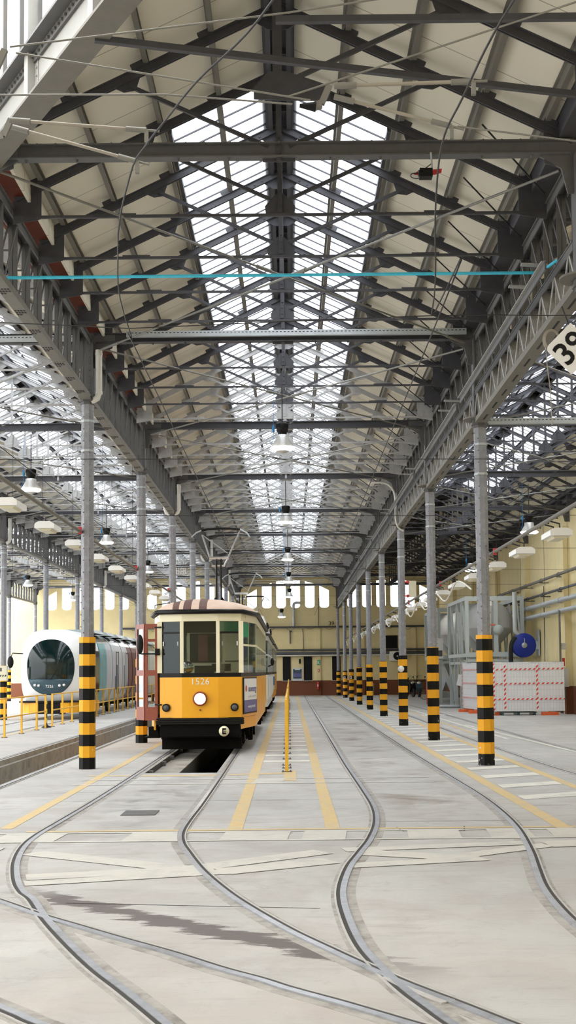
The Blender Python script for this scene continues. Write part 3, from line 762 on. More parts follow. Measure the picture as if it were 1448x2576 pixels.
for k in range(0,9):
    y = Y0+DY*k; btw = 'in the %s span from the front' % ORD[k]
    for key, x, lab, k0 in (('R',XR,'deep lattice girder over the right-hand columns ',0),('L',XL,'riveted lattice girder over columns left of the tram ',0),
                        ('F',XL-BW,'lattice girder over columns behind the modern tram ',3),('G',XL-2*BW,'distant lattice girder at the far left ',7)):
        if k < k0: continue
        det = k < 4 and key in 'LR'; kk = (key if key in 'LR' else 'F', det)
        if kk not in pr: pr[kk] = span('R' if key == 'R' else 'L', (x,y,7.86), lab+btw, 'lattice girders', det, key == 'L'); pr[kk] = pr[kk] if det else one_mesh(pr[kk])
        else: copy_tree(pr[kk], (x,y,7.86), lab+btw)
# galvanised strip trays clipped along the right girder, and their pale brackets
for k in range(0,7):
    mb = MB(); mb.bar((0,.4,0),(0,DY-.1,0),.02,.11); mb.bar((-.02,.4,.055),(-.02,DY-.1,.055),.06,.012,1)
    o = mb.build('cable_trough', [M['girder'],M['lattice_light']]); o.location = (XR-.32,Y0+DY*k+.3,6.72)
    tag(o, 'cable trough on the inner face of the right girder, %s from the open end' % ORD[k], 'cable trough', 'cable troughs on the right girder')
    for j in (0,1):
        mb = MB(); mb.bar((0,0,0),(-.34,.0,.02),.10,.02); o = mb.build('tray_bracket', M['lattice_light']); o.location = (XR-.10,Y0+DY*k+1.6+j*.9,7.02)
        tag(o, 'pale bracket arm on the right girder, %s in the %s span' % (('nearer','farther')[j], ORD[k]), 'bracket', 'pale brackets on the right girder')
# wind-bracing rods: a cross in every span under the roof
for b in BAYC:
    for k in range(0,8):
        if b == 'left far' and k < 3: continue
        if b != 'centre' and k == 0: continue
        for s in (-1,1):
            mb = MB(); p, q = Vector((-s*3.35,.1,0)), Vector((s*3.35,DY-.1,0)); mb.tube([p,q], .018, 6)
            c = (p+q)/2; d = (q-p).normalized(); mb.tube([c-d*.55,c-d*.25], .032, 6)
            mb.tube([q-d*.6,q-d*.05], .028, 6)
            o = mb.build('bracing_rod', M['rod']); o.location = (BAYC[b],Y0+DY*k,7.70+.03*s)
            tag(o, 'bracing rod under the %s roof running back towards the %s columns, %s span' % (BAYTXT[b], 'left' if s < 0 else 'right', ORD[k]), 'bracing rod', 'diagonal bracing rods')
# ---------------- skew glazed front at the upper left
t = thing('plate_girder', (FX,FY,0), 'pale riveted plate girder slanting across the top left corner under the glazing', 'girder')
dv = Vector((FS,-1,0)).normalized(); nv = Vector((-dv.y, dv.x, 0)); nv = nv if nv.y < 0 else -nv     # nv: towards the camera side
A, B = dv*-.3, dv*8.0
m = MB(); up = (0,0,1)
m.bar(A+Vector((0,0,8.02)), B+Vector((0,0,8.02)), .02, .56); m.build('web_plate', M['facade_steel'], t)
m = MB(); m.bar(A+Vector((0,0,7.74)), B+Vector((0,0,7.74)), .30, .03); m.bar(A+Vector((0,0,7.80)), B+Vector((0,0,7.80)), .06, .10); m.build('bottom_flange', M['chord'], t)
m = MB(); m.bar(A+nv*.06+Vector((0,0,8.31)), B+nv*.06+Vector((0,0,8.31)), .22, .03); m.bar(A+nv*.02+Vector((0,0,8.25)), B+nv*.02+Vector((0,0,8.25)), .04, .12)
bolts(m, [dv*(.1*i)+nv*.045+Vector((0,0,8.24)) for i in range(50)], .018, 6, nv, .02); m.build('top_flange', M['girder'], t)
for d in (1.75,3.6,5.4):
    m = MB(); m.bar(dv*d+nv*.05+Vector((0,0,7.78)), dv*d+nv*.05+Vector((0,0,8.9)), .12, .10, 0, nv)
    m.bar(dv*(d+.10)+nv*.012+Vector((0,0,7.80)), dv*(d+.10)+nv*.012+Vector((0,0,8.28)), .10, .012, 0, nv)
    bolts(m, [dv*(d+.12)+nv*.016+Vector((0,0,7.85+.09*i)) for i in range(5)], .016, 6, nv, .02); m.build('stiffener', M['facade_steel'], t)
w = thing('clerestory_window', (FX,FY,0), 'white frosted clerestory glazing in the top left corner', 'window'); w.name = 'window_%d' % (wn+1); wn += 1; struct(w)
m = MB(); a, b_ = A+nv*-.03, B+nv*-.03
m.bar(a+Vector((0,0,9.4)), b_+Vector((0,0,9.4)), .02, 2.1); m.build('pane', M['white_paint'], w, 'white frosted pane')
m = MB()
for i in range(13): m.bar(dv*(.10+.60*i)+nv*.0+Vector((0,0,8.33)), dv*(.10+.60*i)+nv*.0+Vector((0,0,10.4)), .035, .05, 0, nv)
m.build('mullions', M['girder'], w)
# ------------------------------------------------------------------ old trams
def stripe_roof():
    m, nt, b = _new('tram_roof'); N, L = nt.nodes, nt.links
    tc = N.new('ShaderNodeTexCoord'); sep = N.new('ShaderNodeSeparateXYZ'); L.new(tc.outputs['Object'], sep.inputs[0])
    def mt(op, a, c=None):
        x = N.new('ShaderNodeMath'); x.operation = op
        for i, q in ((0,a),(1,c)):
            if q is None: continue
            if isinstance(q,(int,float)): x.inputs[i].default_value = q
            else: L.new(q, x.inputs[i])
        return x.outputs[0]
    ax = mt('ABSOLUTE', mt('SUBTRACT', sep.outputs[0], -.10))
    s1 = mt('MULTIPLY', mt('GREATER_THAN', ax, .08), mt('LESS_THAN', ax, .25))
    dg = mt('ABSOLUTE', mt('ADD', sep.outputs[0], mt('MULTIPLY', sep.outputs[1], .0)))
    s2 = mt('MULTIPLY', mt('GREATER_THAN', sep.outputs[0], -.58), mt('LESS_THAN', sep.outputs[0], -.44))
    s = mt('MULTIPLY', mt('MAXIMUM', s1, s2), mt('LESS_THAN', sep.outputs[1], 2.2))
    no = N.new('ShaderNodeTexNoise'); no.inputs['Scale'].default_value = 5; no.inputs['Detail'].default_value = 5; L.new(tc.outputs['Object'], no.inputs['Vector'])
    mx = N.new('ShaderNodeMix'); mx.data_type = 'RGBA'; mx.inputs[6].default_value = (.60,.42,.31,1); mx.inputs[7].default_value = (.74,.57,.45,1); L.new(no.outputs['Fac'], mx.inputs[0])
    m2 = N.new('ShaderNodeMix'); m2.data_type = 'RGBA'; L.new(s, m2.inputs[0]); L.new(mx.outputs[2], m2.inputs[6]); m2.inputs[7].default_value = (.13,.065,.05,1)
    L.new(m2.outputs[2], b.inputs['Base Color']); b.inputs['Roughness'].default_value = .6; M['tram_roof'] = m
stripe_roof()
LEN = 13.85
def outline():
    R = [(.38,-.06),(.86,.08),(1.14,1.65)]
    n = 10; R += [(1.14,1.65+(LEN-3.3)*(i+1)/n) for i in range(n)]
    R += [(.86,LEN-.08),(.38,LEN+.06)]
    return R
OUT = outline()
def loop(sc=0.0, z=0):
    """full closed outline, offset inwards by sc, going round from front right"""
    r = [(max(x-sc,.0), y+(sc if y < LEN/2 else -sc)*(1 if (y < 1 or y > LEN-1) else 0), z) for x,y in OUT]
    return r+[(-x,y,zz) for x,y,zz in reversed(r)]
def seg_frame(a, b):
    a, b = Vector((a[0],a[1],0)), Vector((b[0],b[1],0)); d = (b-a); ln = d.length; d.normalize()
    n = Vector((d.y,-d.x,0)); return a, d, ln, n      # n points outwards for counter-clockwise travel seen from above
def panel(mb, a, b, z0, z1, th=.03, m=0, e=0.0, inset=0.0):
    A, d, ln, n = seg_frame(a,b); c = A+d*ln/2-n*(th/2+inset)
    mb.bar(A+d*e-n*(th/2+inset)+Vector((0,0,(z0+z1)/2)), A+d*(ln-e)-n*(th/2+inset)+Vector((0,0,(z0+z1)/2)), th, z1-z0, m)
def old_tram(loc, label, body, cream, roofmat, first, white=False):
    t = thing('old_tram', loc, label, 'tram')
    lp = [(x,y) for x,y,_ in loop()]; n = len(lp); segs = [(lp[i], lp[(i+1)%n]) for i in range(n)]
    # lp goes front right -> back right -> back left -> front left: reverse the sense of the outward normal
    ZB, ZW0, ZW1, ZC = .77, 1.71, 2.80, 2.96
    low, belt, trs, let, sk = MB(), MB(), MB(), MB(), MB(); panes = []; post = []
    for i, (a,b) in enumerate(segs):
        front_door = first and (i == n-3)                 # left front taper: open doorway
        is_front = (i in (n-1, n-2, 0)) ; straight = abs(a[0]-b[0]) < .01 and abs(a[1]-b[1]) < 2
        if not front_door:
            panel(low, a, b, ZB, 1.62); panel(belt, a, b, 1.62, ZW0, .04)
            panel(sk, a, b, .52, ZB-.01, .03, 0, 0, .03) if not is_front else None
        panel(let, a, b, ZW1, ZC)
        A, d, ln, nn = seg_frame(a,b)
        pw = .055 if is_front else .04
        for q in (a, b):
            qx = q[0]-math.copysign(.011,q[0]) if not is_front and abs(q[0]) > 1 else q[0]
            post.append((qx, q[1], .10 if abs(q[0]) < 1 and abs(q[0]) > .5 else .075 if is_front else .022, .06))
        if front_door: continue
        up = Vector((0,0,1)); tapr = i in (2-1, n-3)      # front tapers
        if not is_front:
            e = A-nn*.012+Vector((0,0,2.30)); trs.bar(e, e+d*ln, .03, .045)
            mid = A+d*ln/2; mi = mid-nn*.011; post.append((mi.x, mi.y, .022, .03))
        pm = MB(); c = A-nn*(.03 if is_front else .006)
        pm.bar(c+d*.03+up*((ZW0+ZW1)/2), c+d*(ln-.03)+up*((ZW0+ZW1)/2), .008, ZW1-ZW0); panes.append((pm, i))
    low.build('body_panels', body, t); belt.build('belt_rail', M['tram_black'], t); trs.build('window_transom', cream, t)
    for q in sorted(set((round(a,3),round(b,3),c,d) for a,b,c,d in post)): pb = MB(); pb.box(q[0],q[1],(ZW0+ZW1)/2,q[2],q[3],ZW1-ZW0); pb.build('window_post', cream, t)
    let.build('letterboard', cream, t); sk.build('skirt', body, t)
    for pm, i in panes: pm.build('window_pane', M['pane'], t)
    # gutter and roof
    g = MB(); lo = loop(-.05, 0)
    g.tube([(x,y,3.0) for x,y,_ in lo], .05, 6, 0, False, True); g.build('roof_gutter', M['tram_black'], t)
    r = MB(); rings = [(-.04,3.0),(-.02,3.06),(.06,3.13),(.22,3.21),(.42,3.27),(.65,3.31),(.9,3.325)]
    vs = []
    for off, z in rings: vs += [(x if abs(x) > .02 else 0, y, z) for x,y,_ in loop(off)]
    k = n; fs = [(j*k+i, j*k+(i+1)%k, (j+1)*k+(i+1)%k, (j+1)*k+i) for j in range(len(rings)-1) for i in range(k)]
    r.add(vs, fs+[tuple((len(rings)-1)*k+i for i in range(k))], 0, True); r.build('roof', roofmat, t)
    # floor, partition and seats
    f = MB(); f.box(0,LEN/2,.80,1.9,LEN-1.2,.06); f.build('floor_board', M['tram_under'], t)
    f = MB(); f.box(0,LEN/2,2.90,1.9,LEN-1.0,.03); f.build('inner_ceiling', M['partition'], t)
    if first:
        p = MB(); p.plate([(-.42,.83),(.98,.83),(.98,2.85),(-.42,2.85)], [], (0,1.75,0),(1,0,0),(0,0,1),(0,.04,0)); cp = p.build('cab_partition', M['partition'], t)
        p = MB(); p.box(.0,1.735,2.27,.72,.02,.66); p.build('cab_board', M['seat_dark'], cp, 'dark board behind the driver')
        p = MB(); p.box(-.06,1.72,2.27,.22,.012,.60); p.build('cab_poster', M['ad_maroon'], cp, 'brown strip on the dark board')
        p = MB(); p.box(-.72,1.75,1.84,.56,.04,2.0); p.build('cab_door', M['seat_dark'], t, 'dark cab door')
        p = MB(); p.box(.68,1.735,1.97,.50,.012,.02); p.build('partition_rail', M['tram_black'], cp)
        p = MB(); p.box(0,1.1,1.28,.42,.40,.08); p.box(0,1.30,1.62,.44,.07,.50); p.tube([(0,1.1,.83),(0,1.1,1.26)],.05,8); p.build('driver_seat', M['seat_dark'], t)
        p = MB(); p.tube([(.42,.5,.83),(.42,.5,1.75)],.07,10); p.box(.42,.5,1.82,.40,.25,.16); p.tube([(.40,.5,1.88),(.40,.5,2.02),(.34,.44,2.05)],.018,6); p.build('controller', M['tram_black'], t)
        p = MB(); p.tube([(-.42,.35,1.80),(-.42,.30,2.1),(-.40,.28,2.45)],.03,8); p.lathe([(.0,-.01),(.13,-.01),(.13,.01),(0,.01)],20,(-.30,.42,1.83),'y'); p.build('brake_wheel', M['chrome'], t)
        p = MB(); p.box(0,.08,2.68,.66,.02,.24); p.build('sun_visor', M['seat_dark'], t)
        for x in (-.78,-.47,.47,.78):
            p = MB(); p.box(x,.06 if abs(x) > .6 else .00,2.33,.025,.01,.09); p.build('sash_catch', M['white_paint'], t)
        p = MB(); p.bar((.42,.0,2.68),(.83,.12,2.68),.006,.22); p.build('roller_blind', M['green_blind'], t, 'green roller blind')
        p = MB(); p.bar((.89,.27,2.62),(.99,.83,2.62),.006,.30); p.build('roller_blind', M['green_blind'], t, 'green roller blind')
        for s in (-1,1): p = MB(); p.bar((s*.41,-.045,2.56),(s*.84,.075,2.56),.02,.04); p.build('sash_rail', M['tram_black'], t)
    else:
        p = MB()
        p.box(0,1.8,1.8,1.7,.03,2.0); p.build('cab_partition', M['partition'], t)
    for i in range(6):
        for s in (-1,1):
            p = MB(); y = 2.8+1.5*i; p.box(s*.75,y,1.25,.40,1.1,.06); p.box(s*.93,y,1.45,.05,1.1,.36); p.build('bench', M['wood_red'], t)
    # bumper and underframe
    p = MB()
    for z in (.745,.70,.655): p.bar((-.92,-.02,z),(.92,-.02,z),.12,.035)
    p.bar((-.90,.04,.70),(.90,.04,.70),.08,.15); p.build('bumper', M['tram_black'], t)
    p = MB(); p.box(0,.25,.50,1.66,.3,.32); p.plate([(-.82,.36),(.82,.36),(.86,.42),(.84,.64),(-.84,.64),(-.86,.42)],[],(0,-.03,0),(1,0,0),(0,0,1),(0,.05,0)); p.bar((-.78,-.05,.40),(.78,-.05,.40),.02,.03)
    p.box(0,.45,.22,1.7,.08,.26); p.build('lifeguard', M['tram_under'], t)
    p = MB(); p.box(0,LEN/2,.60,1.5,LEN-1.0,.2)
    for y in (5.2,7.0,8.8): p.box(.55,y,.42,.6,1.0,.34); p.box(-.55,y,.42,.6,1.0,.34)
    p.build('underframe', M['tram_under'], t)
    for yb in (2.9, LEN-2.9):
        p = MB(); 
        for s in (-1,1): p.box(s*.92,yb,.40,.10,2.4,.18); p.box(s*.95,yb-.85,.36,.16,.26,.28); p.box(s*.95,yb+.85,.36,.16,.26,.28); p.box(s*.95,yb,.30,.10,.5,.3)
        p.box(0,yb,.42,1.7,.4,.16); b = p.build('bogie', M['tram_under'], t)
        for dy in (-.85,.85):
            p = MB()
            for s in (-1,1): p.lathe([(0,-.06),(.33,-.06),(.35,-.02),(.33,.06),(0,.06)],20,(s*.72,yb+dy,.345),'x')
            p.tube([(-.72,yb+dy,.345),(.72,yb+dy,.345)],.06,8); p.build('wheelset', M['tram_under'], b)
    # pantograph
    if True:
        y = 6.9
        p = MB(); p.box(0,y,3.42,.9,1.0,.05); p.box(-.50,y,3.46,.22,.3,.14); p.box(.1,y,3.5,1.2,.16,.06)
        for s in (-1,1): p.bar((s*.24,y,3.44),(s*.08,y,3.72),.05,.05); p.box(s*.42,y-.3,3.40,.12,.12,.12)
        pan = p.build('pantograph', M['tram_under'], t)
        p = MB()
        for sx in (-1,1):
            for sy in (-1,1): p.tube([(sx*.06,y+sy*.06,3.45),(sx*.06,y+sy*.06,4.72)],.022,8)
        p.build('mast', M['tram_black'], pan)
        p = MB(); p.tube([(-.25,y,4.79),(.27,y,4.79)],.04,10); p.tube([(-.19,y,4.58),(.17,y,4.58)],.03,8); p.tube([(.26,y,4.80),(.14,y,4.58)],.025,8); p.build('pivot_bars', M['chrome'], pan)
        p = MB(); p.tube([(-.24,y,4.80),(-.44,y,5.42)],.022,8); p.tube([(.26,y,4.82),(.57,y,5.50)],.026,8); p.tube([(-.44,y,5.42),(.24,y,4.92)],.014,8); p.build('arms', M['lattice_light'], pan)
        p = MB(); p.tube([(-.46,y,5.54),(-.3,y,5.57),(0,y,5.59),(.3,y,5.59),(.58,y,5.57)],.035,8); p.build('bow', M['tram_black'], pan)
        p = MB(); p.tube([(-.44,y,5.55),(-.60,y,5.48),(-.73,y,5.36)],.02,6); p.build('horn', M['galv'], pan); p = MB(); p.tube([(.56,y,5.57),(.76,y,5.47),(.84,y,5.36)],.02,6); p.build('horn', M['galv'], pan)
    if first:
        # headlamp, marker lamps, number, route disc
        p = MB(); p.lathe([(0,.0),(.145,.0),(.155,-.03),(.15,-.07),(.118,-.075),(.115,-.03),(0,-.02)],28,(0,-.06,1.17),'y'); h = p.build('headlight_rim', M['wood_red'], t, 'round dark rim of the headlight')
        p = MB(); p.lathe([(0,-.075),(.06,-.072),(.112,-.05),(.112,-.03)],24,(0,-.06,1.17),'y'); p.build('headlight_lens', M['headlight'], h, 'lit white headlight lens')
        for x in (-.72,.72):
            p = MB(); p.lathe([(.085,.02),(.085,-.04),(.07,-.05),(.065,-.045)],18,(x,.02,.985),'y'); l = p.build('marker_lamp', M['tram_black'], t)
            p = MB(); p.lathe([(.062,-.04),(.05,-.055),(0,-.062)],14,(x,.02,.985),'y'); p.build('lens', M['girder'], l)
        p = MB(); p.lathe([(.02,.0),(.02,-.02),(0,-.022)],10,(0,-.06,.935),'y'); p.build('bell_push', M['wood_red'], t)
        text_mesh('1526', .19, 'fleet_number', M['white_paint'], t, (0,-.066,1.525), spacing=1.08)
        p = MB(); p.lathe([(0,0),(.108,0),(.108,-.02),(0,-.02)],28,(.50,-.10,.49),'y'); dsc = p.build('coupling_disc', M['tram_cream'], t, 'round cream disc with a black letter-shaped socket')
        p = MB(); p.box(.475,-.125,.49,.022,.01,.12); p.box(.505,-.125,.535,.08,.01,.035); p.box(.505,-.125,.445,.08,.01,.035); p.box(.52,-.125,.49,.05,.01,.015); p.build('socket', M['tram_black'], dsc)
        # advertising board on the right taper
        a, b = Vector((.86,.08,0)), Vector((1.14,1.65,0)); d = (b-a).normalized(); nn = Vector((d.y,-d.x,0))
        A = a+d*.12+nn*.012; ln = (b-a).length-.22
        p = MB(); p.bar(A+Vector((0,0,1.22)), A+d*ln+Vector((0,0,1.22)), .03, .78); bd = p.build('advert_frame', M['tram_black'], t)
        p = MB(); B0 = A+nn*.017; p.bar(B0+d*.05+Vector((0,0,1.35)), B0+d*(ln-.05)+Vector((0,0,1.35)), .008, .46); p.build('advert_board', M['ad_white'], bd, 'white advertising board')
        p = MB(); p.bar(B0+d*.05+Vector((0,0,.99)), B0+d*(ln-.05)+Vector((0,0,.99)), .008, .25); p.build('advert_foot', M['ad_purple'], bd, 'purple foot of the advertising board')
        ang = math.atan2(d.y, d.x); q = B0+nn*.008
        rot = (PI/2,0,ang)
        text_mesh('unoenergy', .20, 'advert_text', M['ad_purple'], bd, q+d*.85+Vector((0,0,1.36)), rot, .001)
        text_mesh('gas - luce - rinnovabili', .085, 'advert_text', M['ad_grey'], bd, q+d*.80+Vector((0,0,1.20)), rot, .001)
        text_mesh('unoenergy rinnovabili', .085, 'advert_text', M['ad_white'], bd, q+d*.75+Vector((0,0,.98)), rot, .001)
        p = MB(); c = q+d*.20+Vector((0,0,1.37)); p.add([c+d*(.07*math.cos(2*PI*k/16))+Vector((0,0,.07*math.sin(2*PI*k/16)))+nn*.002 for k in range(16)], [tuple(range(16))]); p.build('advert_logo', M['ad_red'], bd)
        # open folding doors on the left
        def leaf(p0, p1, z0, z1, pts):
            p0, p1 = Vector(p0), Vector(p1); d = p1-p0; ln = d.length; d.normalize(); n = Vector((d.y,-d.x,0)); w = ln
            holes = [[(.055,zb),(w-.055,zb),(w-.055,zt),(.055,zt)] for zb,zt in pts]
            m = MB(); m.plate([(0,z0),(w,z0),(w,z1),(0,z1)], holes, p0, d, (0,0,1), n*.035); o = m.build('door_leaf', M['wood_red'], t, 'brown wooden folding door leaf, open')
            for zb, zt in pts:
                m = MB(); c0 = p0+n*.017; m.bar(c0+d*.05+Vector((0,0,(zb+zt)/2)), c0+d*(w-.05)+Vector((0,0,(zb+zt)/2)), .006, zt-zb); m.build('door_pane', M['pane_clear'], o)
            q = p0+d*(w-.05)-n*.03
            for zz in (z0+.22, z1-.10): m = MB(); m.box(q.x,q.y,zz,.02,.02,.12); m.build('door_handle', M['chrome'], o)
        zs = [(1.0,1.66),(1.78,2.38),(2.44,2.66)]
        leaf((-1.17,.14,0),(-.90,.10,0),.72,2.76,zs); leaf((-1.38,.52,0),(-1.17,.16,0),.72,2.76,zs)
        m = MB(); m.box(-1.06,.60,.35,.34,.5,.03); m.box(-1.0,.62,.46,.28,.4,.22); m.bar((-.95,.4,.36),(-.95,.4,.7),.05,.05); m.build('step_board', M['tram_under'], t)
        m = MB(); m.bar((-.98,.25,.62),(-1.14,1.2,.62),.03,.22); m.build('door_sill', M['tram_yellow'], t)
        m = MB(); m.tube([(-.84,-.02,2.12),(-1.22,-.14,2.12),(-1.27,-.15,2.18)],.016,6); m.box(-.90,.0,2.16,.10,.06,.14); ar = m.build('mirror_arm', M['tram_black'], t)
        m = MB(); m.ball((-1.25,-.15,2.32),.1,12,10,0,(.75,.5,2.1)); m.build('mirror', M['tram_black'], ar)
        for z in (2.68,1.05): m = MB(); m.tube([(-.82,.02,z),(-.96,.08,z)],.018,6); m.build('door_hinge', M['tram_black'], t)
        # roof furniture
        m = MB(); m.box(-.08,.55,3.20,.10,.3,.14); m.build('roof_lamp', M['tram_cream'], t)
        for x0 in (-.95,-.62):
            m = MB(); m.tube([(x0-.05,.45,3.10),(x0-.05,.45,3.17),(x0+.22,.9,3.25),(x0+.22,.9,3.20)],.012,6); m.build('roof_grab_rail', M['tram_black'], t)
    if white:
        m = MB()
        for y0, y1 in ((1.0,6.0),(7.9,12.8)):
            for s in (-1,1): m.plate([(.45,3.18),(1.02,3.10),(1.10,3.2),(1.0,3.62),(.62,3.72),(.45,3.72)],[],(0,y0,0),(s,0,0),(0,0,1),(0,y1-y0,0))
        m.build('roof_pod', M['tram_white'], t)
        for y in (3.0,4.6,9.6,11.5): m = MB(); m.box(1.09,y,3.38,.06,.22,.18); m.build('pod_vent', M['tram_black'], t)
        m = MB(); m.tube([(1.16,.4,1.9),(1.28,.35,1.95)],.02,6); m.ball((1.3,.33,2.05),.08,10,8,0,(.8,.5,1.6)); m.build('mirror', M['tram_black'], t)
        for i in range(8):
            m = MB(); m.box(1.16,2.2+1.25*i,1.2,.02,.9,.7); m.build('panel_board', M['tram_white'], t)
    if not first and not white:
        m = MB(); m.bar((.99,.35,1.25),(1.15,1.4,1.25),.02,.7); m.build('advert_board', M['ad_white'], t, 'blue and white advertising board')
        m = MB(); m.bar((1.005,.38,1.3),(1.165,1.38,1.3),.01,.4); m.build('advert_picture', M['blue_light'], t)
    return t
TX = -1.895
old_tram((TX,25.5,0), 'yellow and cream old tram number 1526 with lit headlight and open folding door', M['tram_yellow'], M['tram_cream'], M['tram_roof'], True)
old_tram((TX,40.2,0), 'white old tram directly behind the yellow one', M['tram_white'], M['tram_white'], M['tram_white'], False, True)
old_tram((TX,54.9,0), 'third tram of the row, cream, behind the white one', M['tram_yellow'], M['tram_cream'], M['tram_roof'], False)

# ------------------------------------------------------------------ modern tram in the left bay
def modern_tram(loc):
    t = thing('modern_tram', loc, 'white modern articulated tram with oval dark windscreen in the left bay', 'tram')
    W, ZL, ZH = 1.22, .36, 3.42; zc, h = (ZL+ZH)/2, (ZH-ZL)/2
    def sfun(x, z):
        e = 3.4; return ((abs(x)/W)**e+(abs(z-zc)/h)**e)**(1/e)
    def yf(x, z): return .75*min(sfun(x,z),1)**3.0 + .10*max(0,(z-1.4)/2)**2
    N = 48
    def out(a, sc=1.0):
        c, s = math.cos(a), math.sin(a); e = 3.4
        r = (abs(c/W)**e+abs(s/h)**e)**(-1/e); return (r*c*sc, zc+r*s*sc)
    def front(mb, scs, off=0.0, m=0, zmin=None, zmax=None):
        vs = [(0, yf(0,zc)+off, zc)]; fs = []
        for sc in scs:
            for k in range(N):
                x, z = out(2*PI*k/N, sc); vs.append((x, yf(x,z)+off, z))
        for k in range(N): fs.append((0,1+k,1+(k+1)%N))
        for j in range(len(scs)-1):
            for k in range(N): fs.append((1+j*N+k,1+j*N+(k+1)%N,1+(j+1)*N+(k+1)%N,1+(j+1)*N+k))
        mb.add(vs, fs, m, True)
    LNG = 35.0; JO = [4.3,7.9,11.1,14.6,18,22,26,30]
    mb = MB(); front(mb, [.2,.4,.6,.75,.87,.95,1.0])
    ring = [(out(2*PI*k/N)) for k in range(N)]; y1 = JO[0]-.12
    vs = [(x,yf(x,z),z) for x,z in ring]+[(x,y1,z) for x,z in ring]
    mb.add(vs, [(k,(k+1)%N,(k+1)%N+N,k+N) for k in range(N)], 0, True)
    mb.build('front_module', M['sirio_white'], t)
    # patches lying just proud of the front surface
    def patch(name, fn, mt, off, label=None, rings=10, seg=40, parent=None):
        m = MB(); vs = []; cx, cz = fn(0,0)
        for j in range(rings+1):
            for k in range(seg):
                x, z = fn(j/rings, 2*PI*k/seg); vs.append((x, yf(x,z)+off, z))
        fs = [(j*seg+k, j*seg+(k+1)%seg, (j+1)*seg+(k+1)%seg, (j+1)*seg+k) for j in range(rings) for k in range(seg)]
        m.add(vs, fs, 0, True); return m.build(name, mt, parent or t, label)
    def oval(cx, cz, a, b, e=2.3):
        def f(r, th):
            c, s = math.cos(th), math.sin(th); q = (abs(c)**e+abs(s)**e)**(-1/e)*r; return cx+a*c*q, cz+b*s*q
        return f
    ws = patch('windscreen', oval(0,1.98,.90,1.05), M['sirio_glass'], -.030, 'oval dark green-black windscreen')
    def lower(r, th):
        x, z = oval(0,1.98,.885,1.035)(r, th); return x, min(z, 1.52)-.0
    patch('number_panel', lower, M['sirio_blue'], -.045, 'blue-grey lamp panel below the windscreen', parent=ws)
    for x in (-.55,-.40,.38,.54):
        m = MB(); m.lathe([(.055,.02),(.055,-.02),(.04,-.03),(0,-.03)],14,(x,yf(x,1.28)-.05,1.28 if abs(x) < .5 else 1.30),'y'); l = m.build('headlamp', M['chrome'], ws)
    text_mesh('7526', .15, 'fleet_number', M['white_paint'], t, (0,yf(0,1.25)-.055,1.25), extrude=.002)
    m = MB(); m.tube([(.05,yf(.05,1.5)-.06,1.5),(.3,yf(.3,1.9)-.06,1.9)],.012,6); m.tube([(.28,-.02,1.6),(.45,-.0,2.3)],.008,6); m.build('wiper', M['black'], ws)
    # bumper, lower band, underside
    for s in (-1,1):
        m = MB(); pts = [(.42,.02),(.75,.10),(1.02,.34),(1.20,.80)]
        for a, b in zip(pts, pts[1:]): m.bar((s*a[0],a[1]-.02,.45),(s*b[0],b[1]-.02,.45),.05,.38)
        m.bar((s*1.21,.8,.45),(s*1.21,4.1,.45),.05,.38)
        m.build('skirt', M['tram_yellow'], t, 'yellow lower skirt')
    m = MB(); m.box(0,.35,.42,1.0,.6,.4); m.tube([(0,-.15,.52),(0,.2,.52)],.06,8); m.box(0,-.15,.52,.2,.06,.10); m.bar((-1.12,.42,.68),(1.12,.42,.68),.9,.06); m.build('coupler', M['black'], t)
    # side windows of the front module: swept dark glass
    for s in (-1,1):
        m = MB(); P = [(1.0,1.05),(1.9,.98),(4.1,.98),(4.1,2.62),(1.25,2.62)]
        vs = [(s*(W+.012),y,z) for y,z in P]; vs += [(s*(W-.02),y,z) for y,z in P]
        m.add(vs, [(0,1,2,3,4),(9,8,7,6,5)]+[(i,(i+1)%5,(i+1)%5+5,i+5) for i in range(5)]); m.build('side_glass', M['sirio_glass'], t)
        m = MB(); m.tube([(s*1.1,.5,2.5),(s*1.45,.3,2.52),(s*1.5,.28,2.4)],.02,6); a = m.build('mirror_arm', M['black'], t)
        m = MB(); m.ball((s*1.52,.26,2.18),.12,12,10,0,(1.0,.7,1.9)); m.build('mirror', M['black'], a)
    # following modules
    mats = [('ad_teal','ad_grey'),('ad_grey','ad_grey'),('ad_grey','ad_maroon'),('ad_maroon','ad_maroon'),('ad_maroon','ad_grey'),('ad_grey','ad_grey'),('sirio_white','sirio_white')]
    for i in range(len(JO)-1):
        y0, y1 = JO[i]+.12, JO[i+1]-.12; ym = y0+(y1-y0)*.55
        b = MB()
        for (a, c, mi) in ((y0,ym,0),(ym,y1,1)):
            n = 40; rg = [out(2*PI*k/n,1.0) for k in range(n)]
            vs = [(x,a,z) for x,z in rg]+[(x,c,z) for x,z in rg]
            fz = [(k,(k+1)%n,(k+1)%n+n,k+n) for k in range(n)]; hi = [q for q in fz if min(vs[q[0]][2],vs[q[1]][2]) > 2.78 and abs(vs[q[0]][0]+vs[q[1]][0]) > .5]
            b.add(vs, [q for q in fz if q not in hi]+[tuple(range(n)),tuple(range(2*n-1,n-1,-1))], mi, False); b.add(vs, hi, 2, True)
        o = b.build('body_module', [M[mats[i][0]], M[mats[i][1]], M['sirio_glass']], t, ['teal and grey printed body module','pale grey body module with door','grey and maroon body module','dark maroon body module','maroon body module','grey body module','white rear module'][i])
        m = MB(); m.plate([(-.95,3.40),(.95,3.40),(.80,3.56),(-.80,3.56)],[],(0,y0+.5,0),(1,0,0),(0,0,1),(0,y1-y0-1.0,0)); m.build('roof_pod', M['frame_grey'], o)
